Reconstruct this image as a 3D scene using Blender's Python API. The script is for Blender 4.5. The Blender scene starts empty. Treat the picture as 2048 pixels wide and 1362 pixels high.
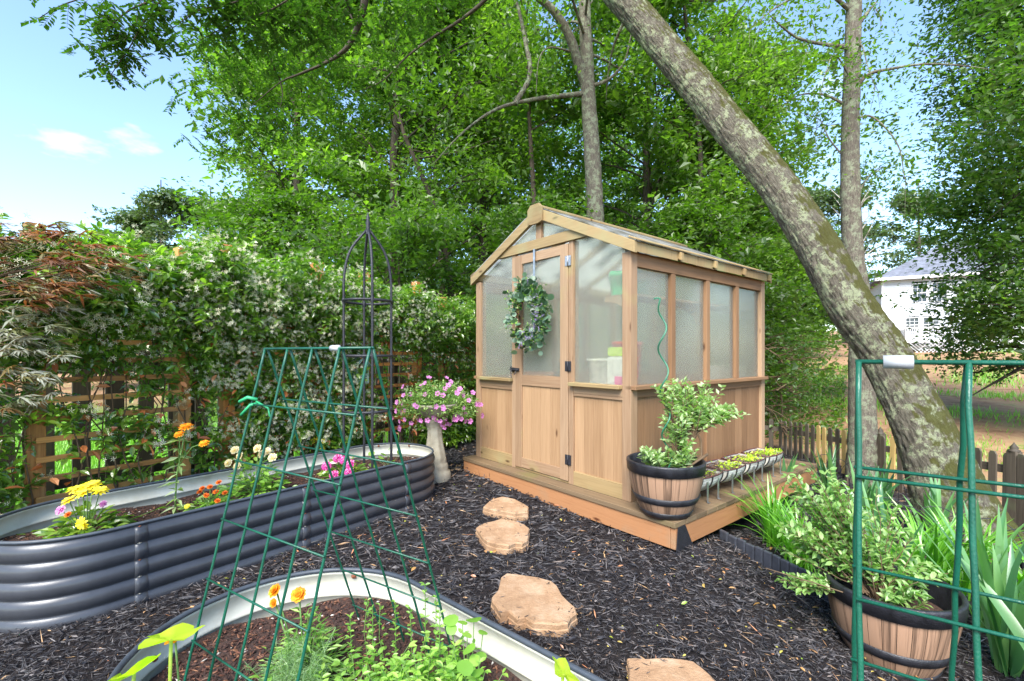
import bpy, math, random
import numpy as np
from mathutils import Vector, Matrix
R = math.radians
random.seed(7)
rg = np.random.default_rng(7)
C = bpy.context.scene.collection
sc = bpy.context.scene
# ---------------------------------------------------------------- camera
EYE = 1.30
cd = bpy.data.cameras.new('camera'); cam = bpy.data.objects.new('camera', cd); C.objects.link(cam)
cam.location = (0, 0, EYE); cam.rotation_euler = (R(90), 0, 0)
cd.sensor_width = 36; cd.lens = 926 * 36 / 2048; cd.shift_y = 26 / 2048
cd.clip_start = 0.05; cd.clip_end = 2000
sc.camera = cam
# ---------------------------------------------------------------- light
SUN_EL, SUN_AZ = 47, 198        # azimuth measured clockwise from +Y (the way the camera looks)
w = bpy.data.worlds.new('World'); sc.world = w; w.use_nodes = True
nt = w.node_tree; nt.nodes.clear()
wo = nt.nodes.new('ShaderNodeOutputWorld'); bg = nt.nodes.new('ShaderNodeBackground')
sky = nt.nodes.new('ShaderNodeTexSky'); sky.sky_type = 'NISHITA'; sky.sun_disc = False
sky.sun_elevation = R(SUN_EL); sky.sun_rotation = R(SUN_AZ); sky.air_density = 1.0; sky.dust_density = 0.3; sky.ozone_density = 2.6
tc = nt.nodes.new('ShaderNodeTexCoord'); mp = nt.nodes.new('ShaderNodeMapping'); mp.inputs['Scale'].default_value = (1.6, 1.6, 4.2)
mp.inputs['Location'].default_value = (5.3, 2.2, .9)
nz = nt.nodes.new('ShaderNodeTexNoise'); nz.inputs['Scale'].default_value = 1.7; nz.inputs['Detail'].default_value = 9; nz.inputs['Roughness'].default_value = .55
cr = nt.nodes.new('ShaderNodeValToRGB'); cr.color_ramp.elements[0].position = .64; cr.color_ramp.elements[1].position = .82
cr.color_ramp.elements[1].color = (.8, .8, .8, 1)
mx = nt.nodes.new('ShaderNodeMix'); mx.data_type = 'RGBA'
mx.inputs[7].default_value = (6.2, 6.5, 6.9, 1)
L = nt.links.new
L(tc.outputs['Generated'], mp.inputs[0]); L(mp.outputs[0], nz.inputs['Vector']); L(nz.outputs[0], cr.inputs[0])
L(cr.outputs[0], mx.inputs[0]); L(sky.outputs[0], mx.inputs[6]); L(mx.outputs[2], bg.inputs[0]); L(bg.outputs[0], wo.inputs[0])
bg.inputs[1].default_value = 0.145
sd = bpy.data.lights.new('sun', 'SUN'); sun = bpy.data.objects.new('sun', sd); C.objects.link(sun)
sd.energy = 3.4; sd.angle = R(34); sd.color = (1, .955, .88)
az = R(SUN_AZ); el = R(SUN_EL)
sdir = Vector((math.sin(az) * math.cos(el), math.cos(az) * math.cos(el), math.sin(el)))
sun.rotation_euler = (-sdir).to_track_quat('-Z', 'Y').to_euler(); sun.location = sdir * 60
sc.view_settings.view_transform = 'Standard'; sc.view_settings.look = 'None'; sc.view_settings.gamma = 1
sc.view_settings.exposure = 1.62
cy = sc.cycles
cy.max_bounces = 8; cy.diffuse_bounces = 6; cy.glossy_bounces = 2; cy.transmission_bounces = 5; cy.transparent_max_bounces = 6
cy.use_denoising = True; cy.sample_clamp_indirect = 6; cy.caustics_reflective = False; cy.caustics_refractive = True; cy.blur_glossy = 1.0
# ---------------------------------------------------------------- mesh builder
class NM:
    """collects faces; build() links them as ONE mesh object"""
    def __init__(s): s.v = []; s.l = []; s.c = []; s.r = []; s.u = []; s.s = []; s.n = 0
    def add(s, V, F, rnd=0.0, uv=None, smooth=False):
        V = np.asarray(V, float).reshape(-1, 3)
        if isinstance(F, np.ndarray): l = F.reshape(-1); c = np.full(len(F), F.shape[1])
        else: l = np.array([i for f in F for i in f]); c = np.array([len(f) for f in F])
        s.v.append(V); s.l.append(l + s.n); s.c.append(c)
        s.r.append(np.broadcast_to(np.asarray(rnd, float), (len(V),)).copy())
        s.u.append(np.zeros((len(l), 2)) if uv is None else np.asarray(uv, float).reshape(-1, 2))
        s.s.append(np.full(len(c), smooth)); s.n += len(V); return s
    def mesh(s, name, mat, bev=None):
        me = bpy.data.meshes.new(name)
        V = np.concatenate(s.v); l = np.concatenate(s.l); c = np.concatenate(s.c)
        me.vertices.add(len(V)); me.vertices.foreach_set('co', V.ravel())
        me.loops.add(len(l)); me.loops.foreach_set('vertex_index', l.astype(np.int32))
        me.polygons.add(len(c)); me.polygons.foreach_set('loop_start', (np.cumsum(c) - c).astype(np.int32))
        me.polygons.foreach_set('use_smooth', np.concatenate(s.s))
        a = me.attributes.new('rnd', 'FLOAT', 'POINT'); a.data.foreach_set('value', np.concatenate(s.r).astype(np.float32))
        uvl = me.uv_layers.new(name='UVMap'); uvl.data.foreach_set('uv', np.concatenate(s.u).ravel().astype(np.float32))
        me.update(calc_edges=True); me.validate(); me.materials.append(mat); return me
    def build(s, name, mat, parent=None, bevel=0):
        o = bpy.data.objects.new(name, s.mesh(name, mat)); C.objects.link(o)
        if parent is not None: o.parent = parent
        if bevel:
            b = o.modifiers.new('b', 'BEVEL'); b.width = bevel; b.segments = 2; b.limit_method = 'ANGLE'; b.angle_limit = R(40)
        return o
def tag(o, label=None, cat=None, group=None, kind=None):
    if label: o['label'] = label
    if cat: o['category'] = cat
    if group: o['group'] = group
    if kind: o['kind'] = kind
    return o
def thing(name, label, cat, loc=(0, 0, 0), rz=0, group=None):
    o = bpy.data.objects.new(name, None); C.objects.link(o); o.location = loc; o.rotation_euler = (0, 0, rz)
    o.empty_display_size = .1
    return tag(o, label, cat, group)
def copy_tree(o, parent=None):
    c = o.copy(); C.objects.link(c)
    if parent is not None: c.parent = parent
    for ch in [x for x in o.children]: copy_tree(ch, c)
    return c
BOXF = [(0, 3, 2, 1), (4, 5, 6, 7), (0, 1, 5, 4), (1, 2, 6, 5), (2, 3, 7, 6), (3, 0, 4, 7)]
def box(m, x0, x1, y0, y1, z0, z1, M=None, rnd=None):
    """board with UV running along its longest side"""
    V = np.array([(x0, y0, z0), (x1, y0, z0), (x1, y1, z0), (x0, y1, z0), (x0, y0, z1), (x1, y0, z1), (x1, y1, z1), (x0, y1, z1)], float)
    d = [abs(x1 - x0), abs(y1 - y0), abs(z1 - z0)]; a = int(np.argmax(d)); o1, o2 = [i for i in range(3) if i != a]
    off = random.random() * 37
    uv = []
    for f in BOXF:
        p = V[list(f)]; sp = p.max(0) - p.min(0)
        if sp[a] < 1e-6: uv += [(q[o1] + off, q[o2] + off) for q in p]
        elif sp[o1] > sp[o2]: uv += [(q[a] + off, q[o1] + off) for q in p]
        else: uv += [(q[a] + off, q[o2] + off + 3) for q in p]
    if M is not None: V = np.array([M @ Vector(q) for q in V])
    m.add(V, BOXF, random.random() if rnd is None else rnd, uv); return m
def frames(P):
    P = np.asarray(P, float); T = np.gradient(P, axis=0); T /= np.linalg.norm(T, axis=1)[:, None] + 1e-12
    N = []; n = np.cross(T[0], (0, 0, 1.0))
    if np.linalg.norm(n) < .1: n = np.cross(T[0], (1.0, 0, 0))
    n /= np.linalg.norm(n)
    for t in T:
        n = n - t * np.dot(n, t); n /= np.linalg.norm(n) + 1e-12; N.append(n)
    N = np.array(N); return T, N, np.cross(T, N)
def tube(m, P, r, n=8, rnd=0.0, caps=True, closed=False, rough=0.0):
    P = np.asarray(P, float); k = len(P); r = np.broadcast_to(np.asarray(r, float), (k,))
    T, N, B = frames(P)
    if closed:
        T = np.roll(P, -1, 0) - np.roll(P, 1, 0); T /= np.linalg.norm(T, axis=1)[:, None]
        N = np.cross(T, (0, 0, 1.0)); N /= np.linalg.norm(N, axis=1)[:, None] + 1e-9; B = np.cross(T, N)
    a = np.arange(n) * 2 * math.pi / n
    rr = r[:, None] * (1 + rough * rg.normal(size=(k, n)))
    V = P[:, None] + rr[..., None] * (np.cos(a)[None, :, None] * N[:, None] + np.sin(a)[None, :, None] * B[:, None])
    Ls = np.concatenate([[0], np.cumsum(np.linalg.norm(np.diff(P, axis=0), axis=1))]); off = random.random() * 9
    F = []; uv = []; kk = k if closed else k - 1
    ra = float(np.max(r))
    for i in range(kk):
        j = (i + 1) % k; li = Ls[i]; lj = Ls[j] if j > i else Ls[i] + .1
        for q in range(n):
            q2 = (q + 1) % n
            F.append((i * n + q, i * n + q2, j * n + q2, j * n + q))
            u0 = q / n * 2 * math.pi * ra; u1 = (q + 1) / n * 2 * math.pi * ra
            uv += [(li + off, u0), (li + off, u1), (lj + off, u1), (lj + off, u0)]
    if caps and not closed:
        F.append(tuple(range(n - 1, -1, -1))); F.append(tuple((k - 1) * n + q for q in range(n))); uv += [(0, 0)] * (2 * n)
    m.add(V.reshape(-1, 3), F, rnd, uv, smooth=n > 4); return m
def lathe(m, prof, n=32, c=(0, 0, 0), rnd=0.0, smooth=True, ang=None):
    """prof = [(r,z)...]"""
    k = len(prof); a = np.arange(n) * 2 * math.pi / n
    V = np.array([[(r * math.cos(t) + c[0], r * math.sin(t) + c[1], z + c[2]) for t in a] for r, z in prof]).reshape(-1, 3)
    F = []; uv = []
    for i in range(k - 1):
        for q in range(n):
            q2 = (q + 1) % n; F.append((i * n + q, i * n + q2, (i + 1) * n + q2, (i + 1) * n + q))
            rr = prof[0][0]; uv += [(prof[i][1], q / n), (prof[i][1], (q + 1) / n), (prof[i + 1][1], (q + 1) / n), (prof[i + 1][1], q / n)]
    m.add(V, F, rnd, uv, smooth); return m
def disc(m, r, z, n=32, c=(0, 0), up=True):
    V = [(c[0] + r * math.cos(2 * math.pi * i / n), c[1] + r * math.sin(2 * math.pi * i / n), z) for i in range(n)]
    m.add(V, [tuple(range(n))]); return m
def rot_frames(D, roll=None, up=None):
    """D (N,3) -> rotation matrices whose x axis is D and whose z axis tends to face up"""
    D = D / (np.linalg.norm(D, axis=1)[:, None] + 1e-9); n = len(D)
    U = np.tile((0, 0, 1.0), (n, 1)) if up is None else up
    S = np.cross(U, D); bad = np.linalg.norm(S, axis=1) < .05; S[bad] = (1, 0, 0)
    S /= np.linalg.norm(S, axis=1)[:, None]; Nn = np.cross(D, S)
    if roll is not None:
        c, s_ = np.cos(roll)[:, None], np.sin(roll)[:, None]; S, Nn = S * c + Nn * s_, Nn * c - S * s_
    return np.stack([D, S, Nn], axis=2)
def scatter(m, tv, tf, P, Rm, S, rnd, smooth=False):
    tv = np.asarray(tv, float); tf = np.asarray(tf); N = len(P); k = len(tv)
    if N == 0: return m
    S = np.asarray(S, float)
    if S.ndim == 0: S = np.full(N, float(S))
    X = tv[None] * (S[:, None, None] if S.ndim == 1 else S[:, None, :])
    V = np.einsum('nij,nkj->nki', Rm, X) + P[:, None]
    F = (tf[None] + (np.arange(N) * k)[:, None, None]).reshape(-1, tf.shape[1])
    m.add(V.reshape(-1, 3), F, np.repeat(rnd, k), smooth=smooth); return m
LEAF4 = ([(0, 0, 0), (.45, .27, .06), (1, 0, -.08), (.45, -.27, .06)], [(0, 2, 1), (0, 3, 2)])
LEAF8 = ([(0, 0, 0), (.3, .2, .05), (.65, .2, .04), (1, 0, -.12), (.65, -.2, .04), (.3, -.2, .05), (.5, 0, -.02)],
         [(0, 6, 1), (1, 6, 2), (2, 6, 3), (3, 6, 4), (4, 6, 5), (5, 6, 0)])
NARROW = ([(0, 0, 0), (.4, .13, .03), (1, 0, -.12), (.4, -.13, .03)], [(0, 2, 1), (0, 3, 2)])
ROUND = ([(0, 0, 0)] + [(.5 - .5 * math.cos(t), .5 * math.sin(t), .04 * math.cos(2 * t)) for t in np.linspace(.35, 2 * math.pi - .35, 9)], [(0, i, i + 1) for i in range(1, 9)])
def unit(n, zb=0.0, zs=1.0):
    D = rg.normal(size=(n, 3)); D /= np.linalg.norm(D, axis=1)[:, None]; D[:, 2] = D[:, 2] * zs + zb; return D
def U(px, py, z):
    Y = (EYE - z) * 926 / (py - 707.0); return Vector(((px - 1024) / 926 * Y, Y, z))
# ---------------------------------------------------------------- materials
MATS = {}
def nodes(name):
    m = bpy.data.materials.new(name); m.use_nodes = True; t = m.node_tree; t.nodes.clear()
    MATS[name] = m
    def N(ty, **kw):
        n = t.nodes.new('ShaderNode' + ty)
        for k, v in kw.items(): setattr(n, k, v)
        return n
    return m, t, N, t.links.new
def ramp(N, cols):
    r = N('ValToRGB'); e = r.color_ramp.elements
    while len(e) > 1: e.remove(e[-1])
    for i, (p, c) in enumerate(cols):
        x = e[0] if i == 0 else e.new(p)
        x.position = p; x.color = (*c, 1) if len(c) == 3 else c
    return r
def leafmat(name, cols, trans=.35, rough=.45, gloss=.06, tint=(.9, 1.15, .35)):
    m, t, N, Lk = nodes(name)
    at = N('Attribute', attribute_name='rnd'); r = ramp(N, cols); Lk(at.outputs['Fac'], r.inputs[0])
    d = N('BsdfDiffuse'); tr = N('BsdfTranslucent'); g = N('BsdfGlossy'); g.inputs['Roughness'].default_value = rough
    mu = N('Mix', data_type='RGBA', blend_type='MULTIPLY'); mu.inputs[0].default_value = 1; mu.inputs[7].default_value = (tint[0] * 2.1, tint[1] * 2.1, tint[2] * 2.1, 1)
    Lk(r.outputs[0], d.inputs[0]); Lk(r.outputs[0], mu.inputs[6]); Lk(mu.outputs[2], tr.inputs[0])
    m1 = N('MixShader'); m1.inputs[0].default_value = trans; Lk(d.outputs[0], m1.inputs[1]); Lk(tr.outputs[0], m1.inputs[2])
    m2 = N('MixShader'); m2.inputs[0].default_value = gloss; Lk(m1.outputs[0], m2.inputs[1]); Lk(g.outputs[0], m2.inputs[2])
    o = N('OutputMaterial'); Lk(m2.outputs[0], o.inputs[0]); return m
def plain(name, col, rough=.5, metal=0, noise=0.12, scale=18, bump=0.0, bscale=60, spec=.5, coord='Object', cols=None, rndmix=0.0):
    """noise-varied principled; cols = ramp colours driven by noise"""
    m, t, N, Lk = nodes(name)
    tcn = N('TexCoord'); n = N('TexNoise'); n.inputs['Scale'].default_value = scale; n.inputs['Detail'].default_value = 8; n.inputs['Roughness'].default_value = .65
    Lk(tcn.outputs[coord], n.inputs['Vector'])
    if cols is None:
        a = [max(0, c * (1 - noise * 2)) for c in col]; b = [min(1, c * (1 + noise * 2)) for c in col]; cols = [(.3, a), (.7, b)]
    r = ramp(N, cols); fac = n.outputs[0]
    if rndmix:
        at = N('Attribute', attribute_name='rnd'); mm = N('Math', operation='MULTIPLY_ADD'); Lk(at.outputs['Fac'], mm.inputs[0]); mm.inputs[1].default_value = rndmix
        ms = N('Math', operation='MULTIPLY_ADD'); Lk(n.outputs[0], ms.inputs[0]); ms.inputs[1].default_value = 1 - rndmix; Lk(mm.outputs[0], ms.inputs[2]); fac = ms.outputs[0]
        mm.inputs[2].default_value = 0
    Lk(fac, r.inputs[0])
    p = N('BsdfPrincipled'); Lk(r.outputs[0], p.inputs['Base Color']); p.inputs['Roughness'].default_value = rough; p.inputs['Metallic'].default_value = metal
    p.inputs['Specular IOR Level'].default_value = spec
    if bump:
        n2 = N('TexNoise'); n2.inputs['Scale'].default_value = bscale; n2.inputs['Detail'].default_value = 6; Lk(tcn.outputs[coord], n2.inputs['Vector'])
        b = N('Bump'); b.inputs['Strength'].default_value = bump; b.inputs['Distance'].default_value = .01; Lk(n2.outputs[0], b.inputs['Height']); Lk(b.outputs[0], p.inputs['Normal'])
    o = N('OutputMaterial'); Lk(p.outputs[0], o.inputs[0]); return m
def wood(name, dark, light, rough=.65, grain=1.0, knots=True, stain=None, edge=None):
    m, t, N, Lk = nodes(name)
    uv = N('UVMap'); at = N('Attribute', attribute_name='rnd')
    mp = N('Mapping'); mp.inputs['Scale'].default_value = (1.3, 26, 1); Lk(uv.outputs[0], mp.inputs[0])
    n1 = N('TexNoise'); n1.inputs['Scale'].default_value = 2.2; n1.inputs['Detail'].default_value = 9; n1.inputs['Distortion'].default_value = .6; Lk(mp.outputs[0], n1.inputs['Vector'])
    mp2 = N('Mapping'); mp2.inputs['Scale'].default_value = (3, 190, 1); Lk(uv.outputs[0], mp2.inputs[0])
    n2 = N('TexNoise'); n2.inputs['Scale'].default_value = 1; n2.inputs['Detail'].default_value = 4; Lk(mp2.outputs[0], n2.inputs['Vector'])
    a1 = N('Math', operation='MULTIPLY_ADD'); Lk(n1.outputs[0], a1.inputs[0]); a1.inputs[1].default_value = .75 * grain; 
    a0 = N('Math', operation='MULTIPLY_ADD'); Lk(n2.outputs[0], a0.inputs[0]); a0.inputs[1].default_value = .3 * grain; Lk(at.outputs['Fac'], a0.inputs[2])
    sc_ = N('Math', operation='MULTIPLY'); sc_.inputs[1].default_value = .45
    a0.inputs[2].default_value = 0; t.links.remove(a0.inputs[2].links[0]); Lk(at.outputs['Fac'], sc_.inputs[0]); Lk(sc_.outputs[0], a0.inputs[2])
    Lk(a0.outputs[0], a1.inputs[2])
    r = ramp(N, [(.35 if grain < 1.3 else .55, dark), (.95, light)]); Lk(a1.outputs[0], r.inputs[0]); col = r.outputs[0]
    if knots:
        mp3 = N('Mapping'); mp3.inputs['Scale'].default_value = (2.3, 7, 1); Lk(uv.outputs[0], mp3.inputs[0])
        vo = N('TexVoronoi'); vo.inputs['Scale'].default_value = 1; Lk(mp3.outputs[0], vo.inputs['Vector'])
        kr = ramp(N, [(.035, (1, 1, 1)), (.11, (0, 0, 0))]); Lk(vo.outputs['Distance'], kr.inputs[0])
        mk = N('Mix', data_type='RGBA'); Lk(kr.outputs[0], mk.inputs[0]); Lk(col, mk.inputs[6]); mk.inputs[7].default_value = (dark[0] * .45, dark[1] * .38, dark[2] * .35, 1); col = mk.outputs[2]
    if stain:
        tcn = N('TexCoord'); n3 = N('TexNoise'); n3.inputs['Scale'].default_value = stain[1]; n3.inputs['Detail'].default_value = 7; Lk(tcn.outputs['Object'], n3.inputs['Vector'])
        sr = ramp(N, [(stain[2], (0, 0, 0)), (stain[2] + .14, (stain[3],) * 3)]); Lk(n3.outputs[0], sr.inputs[0])
        ms = N('Mix', data_type='RGBA'); Lk(sr.outputs[0], ms.inputs[0]); Lk(col, ms.inputs[6]); ms.inputs[7].default_value = (*stain[0], 1); col = ms.outputs[2]
    p = N('BsdfPrincipled'); Lk(col, p.inputs['Base Color']); p.inputs['Roughness'].default_value = rough; p.inputs['Specular IOR Level'].default_value = .3
    b = N('Bump'); b.inputs['Strength'].default_value = .35; b.inputs['Distance'].default_value = .004; Lk(a1.outputs[0], b.inputs['Height']); Lk(b.outputs[0], p.inputs['Normal'])
    o = N('OutputMaterial'); Lk(p.outputs[0], o.inputs[0]); return m
def bark(name, dark, light, lichen=None, moss=0.0, vs=14, bump=1.0):
    m, t, N, Lk = nodes(name)
    uv = N('UVMap'); mp = N('Mapping'); mp.inputs['Scale'].default_value = (1, 3.2, 1); Lk(uv.outputs[0], mp.inputs[0])
    tcn = N('TexCoord')
    nd = N('TexNoise'); nd.inputs['Scale'].default_value = 5; Lk(tcn.outputs['Object'], nd.inputs['Vector'])
    av = N('Mix', data_type='VECTOR'); av.inputs[0].default_value = .10; Lk(mp.outputs[0], av.inputs[4]); Lk(nd.outputs['Color'], av.inputs[5])
    vo = N('TexNoise'); vo.inputs['Scale'].default_value = vs * .8; vo.inputs['Detail'].default_value = 12; vo.inputs['Roughness'].default_value = .75; Lk(av.outputs[1], vo.inputs['Vector'])
    r = ramp(N, [(.32, dark), (.5, [(a + b) / 2 for a, b in zip(dark, light)]), (.66, light)]); Lk(vo.outputs[0], r.inputs[0]); col = r.outputs[0]
    if lichen:
        nl = N('TexNoise'); nl.inputs['Scale'].default_value = 9; nl.inputs['Detail'].default_value = 14; nl.inputs['Roughness'].default_value = .85; Lk(tcn.outputs['Object'], nl.inputs['Vector'])
        lr = ramp(N, [(.505, (0, 0, 0)), (.54, (.8,) * 3)]); Lk(nl.outputs[0], lr.inputs[0])
        ml = N('Mix', data_type='RGBA'); Lk(lr.outputs[0], ml.inputs[0]); Lk(col, ml.inputs[6]); ml.inputs[7].default_value = (*lichen, 1); col = ml.outputs[2]
    if moss:
        ge = N('NewGeometry'); sx = N('SeparateXYZ'); Lk(ge.outputs['Normal'], sx.inputs[0])
        nm = N('TexNoise'); nm.inputs['Scale'].default_value = 6; nm.inputs['Detail'].default_value = 10; nm.inputs['Roughness'].default_value = .7; Lk(tcn.outputs['Object'], nm.inputs['Vector'])
        q = N('Math', operation='MULTIPLY_ADD'); Lk(sx.outputs['Z'], q.inputs[0]); q.inputs[1].default_value = .5; Lk(nm.outputs[0], q.inputs[2])
        mr = ramp(N, [(.58, (0, 0, 0)), (.66, (moss,) * 3)]); Lk(q.outputs[0], mr.inputs[0])
        mm = N('Mix', data_type='RGBA'); Lk(mr.outputs[0], mm.inputs[0]); Lk(col, mm.inputs[6]); mm.inputs[7].default_value = (.085, .085, .018, 1); col = mm.outputs[2]
    p = N('BsdfPrincipled'); Lk(col, p.inputs['Base Color']); p.inputs['Roughness'].default_value = .9; p.inputs['Specular IOR Level'].default_value = .15
    b = N('Bump'); b.inputs['Strength'].default_value = bump; b.inputs['Distance'].default_value = .025; Lk(vo.outputs[0], b.inputs['Height']); Lk(b.outputs[0], p.inputs['Normal'])
    o = N('OutputMaterial'); Lk(p.outputs[0], o.inputs[0]); return m
G3 = lambda a, b, c: [(0, a), (.5, b), (1, c)]
CED = wood('cedar_stain', (.225, .132, .072), (.385, .255, .155), stain=((.36, .34, .12), 2.3, .60, .45))
CEDTOP = wood('cedar_weathered', (.17, .11, .05), (.34, .24, .115), stain=((.30, .28, .14), 3, .52, .6))
CED_SHADED = wood('cedar_side_shaded', (.155, .08, .038), (.275, .155, .08))  # darker copy of the cedar: the side walls' weaker light is put into the colour
CEDPAN = wood('cedar_panel', (.255, .145, .072), (.42, .262, .143), grain=.9)
DECKF = wood('deck_fascia', (.20, .07, .026), (.40, .19, .085), stain=((.30, .22, .14), 3, .6, .6))
DECKT = wood('deck_boards', (.07, .045, .028), (.22, .15, .085), stain=((.17, .15, .055), 2.5, .56, .7))
LATT = wood('lattice_wood', (.24, .105, .03), (.60, .30, .09), stain=((.18, .15, .09), 3, .56, .7))
LATTO = wood('lattice_orange', (.34, .12, .03), (.66, .27, .07))
PICK = wood('weathered_picket', (.034, .027, .02), (.115, .093, .068), stain=((.12, .13, .07), 4, .55, .6))
PICKY = wood('new_picket', (.46, .30, .10), (.70, .50, .2))
PINE = wood('pale_pine', (.5, .34, .16), (.7, .52, .3))
STAVE = wood('barrel_stave', (.04, .024, .016), (.36, .215, .135), grain=1.35, knots=False)
STAVEG = wood('grey_stave', (.26, .25, .21), (.62, .60, .53), knots=False)
BLACKP = plain('black_plastic', (.018, .018, .022), .42, bump=.3, bscale=150, noise=.3)
BROWNP = plain('brown_rim', (.10, .035, .03), .5)
BLACKM = plain('black_metal', (.022, .022, .028), .45, bump=.4, bscale=200)
GREYM = plain('zinc', (.42, .42, .43), .35, .8)
GREEN = plain('green_coated_wire', (.007, .088, .052), .36, bump=.15, bscale=300)
SPIRAL = plain('green_stake', (.03, .16, .085), .35)
SLATE = plain('slate_metal', (.052, .055, .064), .30, metal=.1, bump=.03, bscale=30, noise=.12, scale=6)
CREAM = plain('cream_metal', (.58, .59, .54), .42, cols=[(.3, (.46, .43, .33)), (.55, (.60, .585, .49))], scale=5)
RIMG = plain('rim_trim', (.05, .06, .075), .5)
SCREW = plain('screw', (.45, .42, .36), .4, .7); RUST = plain('rusty_screw', (.22, .07, .03), .7)
STONE = plain('tan_paver', (.44, .28, .16), .85, cols=[(.25, (.24, .135, .07)), (.5, (.37, .225, .125)), (.75, (.50, .35, .23))], scale=9, bump=.5, bscale=90)
CONC = plain('cast_stone', (.40, .36, .28), .85, cols=[(.25, (.16, .135, .095)), (.5, (.33, .295, .22)), (.75, (.43, .40, .32))], scale=7, bump=.4, bscale=80)
SOIL = plain('potting_soil', (.03, .017, .012), .95, cols=[(.3, (.02, .011, .009)), (.5, (.055, .026, .018)), (.7, (.12, .06, .04))], scale=120, bump=1, bscale=160)
CHIP = None
WHITE = plain('white_siding', (.50, .52, .54), .6, noise=.03)
TRIMW = plain('white_trim', (.6, .6, .6), .5, noise=.02)
ROOF = plain('grey_shingle', (.13, .14, .17), .9, scale=3, noise=.2, bump=.5, bscale=8)
DARKG = plain('window_glass', (.03, .04, .05), .08, noise=.1)
CLIP = plain('clip_white', (.40, .41, .43), .5)
TIEM = plain('green_tape', (.03, .35, .14), .5)
BARK1 = bark('lichen_bark', (.05, .040, .030), (.27, .24, .185), lichen=(.42, .46, .28), moss=.9, vs=22, bump=1.6)
BARK2 = bark('grey_bark', (.045, .036, .028), (.22, .19, .15), lichen=(.26, .29, .19), vs=20)
BARK3 = bark('dark_bark', (.03, .024, .018), (.13, .105, .08), vs=10)
BARKP = bark('pale_dead_bark', (.25, .22, .18), (.55, .52, .46), vs=8)
TWIG = plain('twig', (.12, .075, .04), .8)
STEMG = plain('green_stem', (.12, .22, .05), .6)
# leaf colours
LFOR = leafmat('spring_leaf', [(0, (.055, .105, .018)), (.35, (.095, .175, .024)), (.7, (.14, .235, .032)), (1, (.20, .30, .045))], .5)
LFOR2 = leafmat('mid_leaf', [(0, (.040, .088, .010)), (.5, (.075, .15, .012)), (1, (.14, .235, .022))], .48)
LOAK = leafmat('oak_leaf', [(0, (.040, .090, .018)), (.5, (.072, .15, .024)), (1, (.14, .23, .036))], .46)
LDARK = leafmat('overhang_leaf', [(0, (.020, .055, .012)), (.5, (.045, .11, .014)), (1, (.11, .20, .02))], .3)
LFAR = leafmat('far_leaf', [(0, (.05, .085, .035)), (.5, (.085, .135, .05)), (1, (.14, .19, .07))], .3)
LVINE = leafmat('jasmine_leaf', [(0, (.06, .12, .02)), (.4, (.125, .235, .03)), (.75, (.21, .34, .04)), (1, (.32, .45, .05))], .42, .3, .09)
LORANGE = leafmat('orange_leaf', G3((.30, .09, .03), (.58, .18, .05), (.6, .28, .12)), .3, tint=(1, .6, .3))
FLWHITE = leafmat('jasmine_flower', G3((.50, .47, .28), (.68, .66, .44), (.80, .79, .62)), .25, tint=(.6, .6, .5))
LMAPLE = leafmat('red_maple_leaf', [(0, (.13, .06, .03)), (.3, (.26, .11, .045)), (.55, (.17, .18, .07)), (.8, (.10, .13, .06)), (1, (.30, .32, .26))], .3, tint=(1, .75, .4))
LSAGE = leafmat('sage_leaf', G3((.17, .26, .09), (.30, .41, .17), (.48, .55, .32)), .35)
LLIGHT = leafmat('light_leaf', G3((.10, .22, .03), (.2, .38, .05), (.36, .52, .10)), .35)
LBLUE = leafmat('iris_leaf', G3((.045, .14, .055), (.085, .22, .08), (.16, .33, .10)), .3, .35, .08)
LDAY = leafmat('daylily_leaf', G3((.06, .19, .015), (.12, .33, .02), (.2, .45, .04)), .35, .35, .07)
LLIME = leafmat('lime_leaf', G3((.34, .48, .02), (.45, .58, .03), (.55, .66, .05)), .4)
LGRASS = leafmat('grass_blade', G3((.10, .26, .02), (.17, .38, .03), (.27, .48, .05)), .35)
LDILL = leafmat('dill_leaf', G3((.16, .27, .11), (.24, .36, .17), (.3, .44, .2)), .3)
LWREATH = leafmat('eucalyptus_leaf', G3((.02, .055, .025), (.07, .15, .075), (.2, .3, .2)), .15)
def petal(name, a, b, c): return leafmat(name, G3(a, b, c), .3, .6, .02, tint=(.65, .6, .6))
PINK = petal('pink_petal', (.55, .12, .42), (.72, .27, .60), (.82, .42, .72)); MAGD = petal('magenta_petal', (.35, .01, .12), (.62, .05, .32), (.85, .45, .65))
YEL = petal('yellow_petal', (.60, .50, .01), (.78, .66, .02), (.85, .75, .1)); ORA = petal('orange_petal', (.75, .2, .01), (.85, .33, .01), (.9, .5, .03))
ORD = petal('rust_petal', (.55, .08, .01), (.72, .16, .02), (.8, .25, .03)); CRM = petal('cream_petal', (.75, .6, .22), (.8, .72, .42), (.85, .8, .6)); LAV = petal('lavender_petal', (.18, .13, .3), (.36, .3, .5), (.5, .42, .6))
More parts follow.
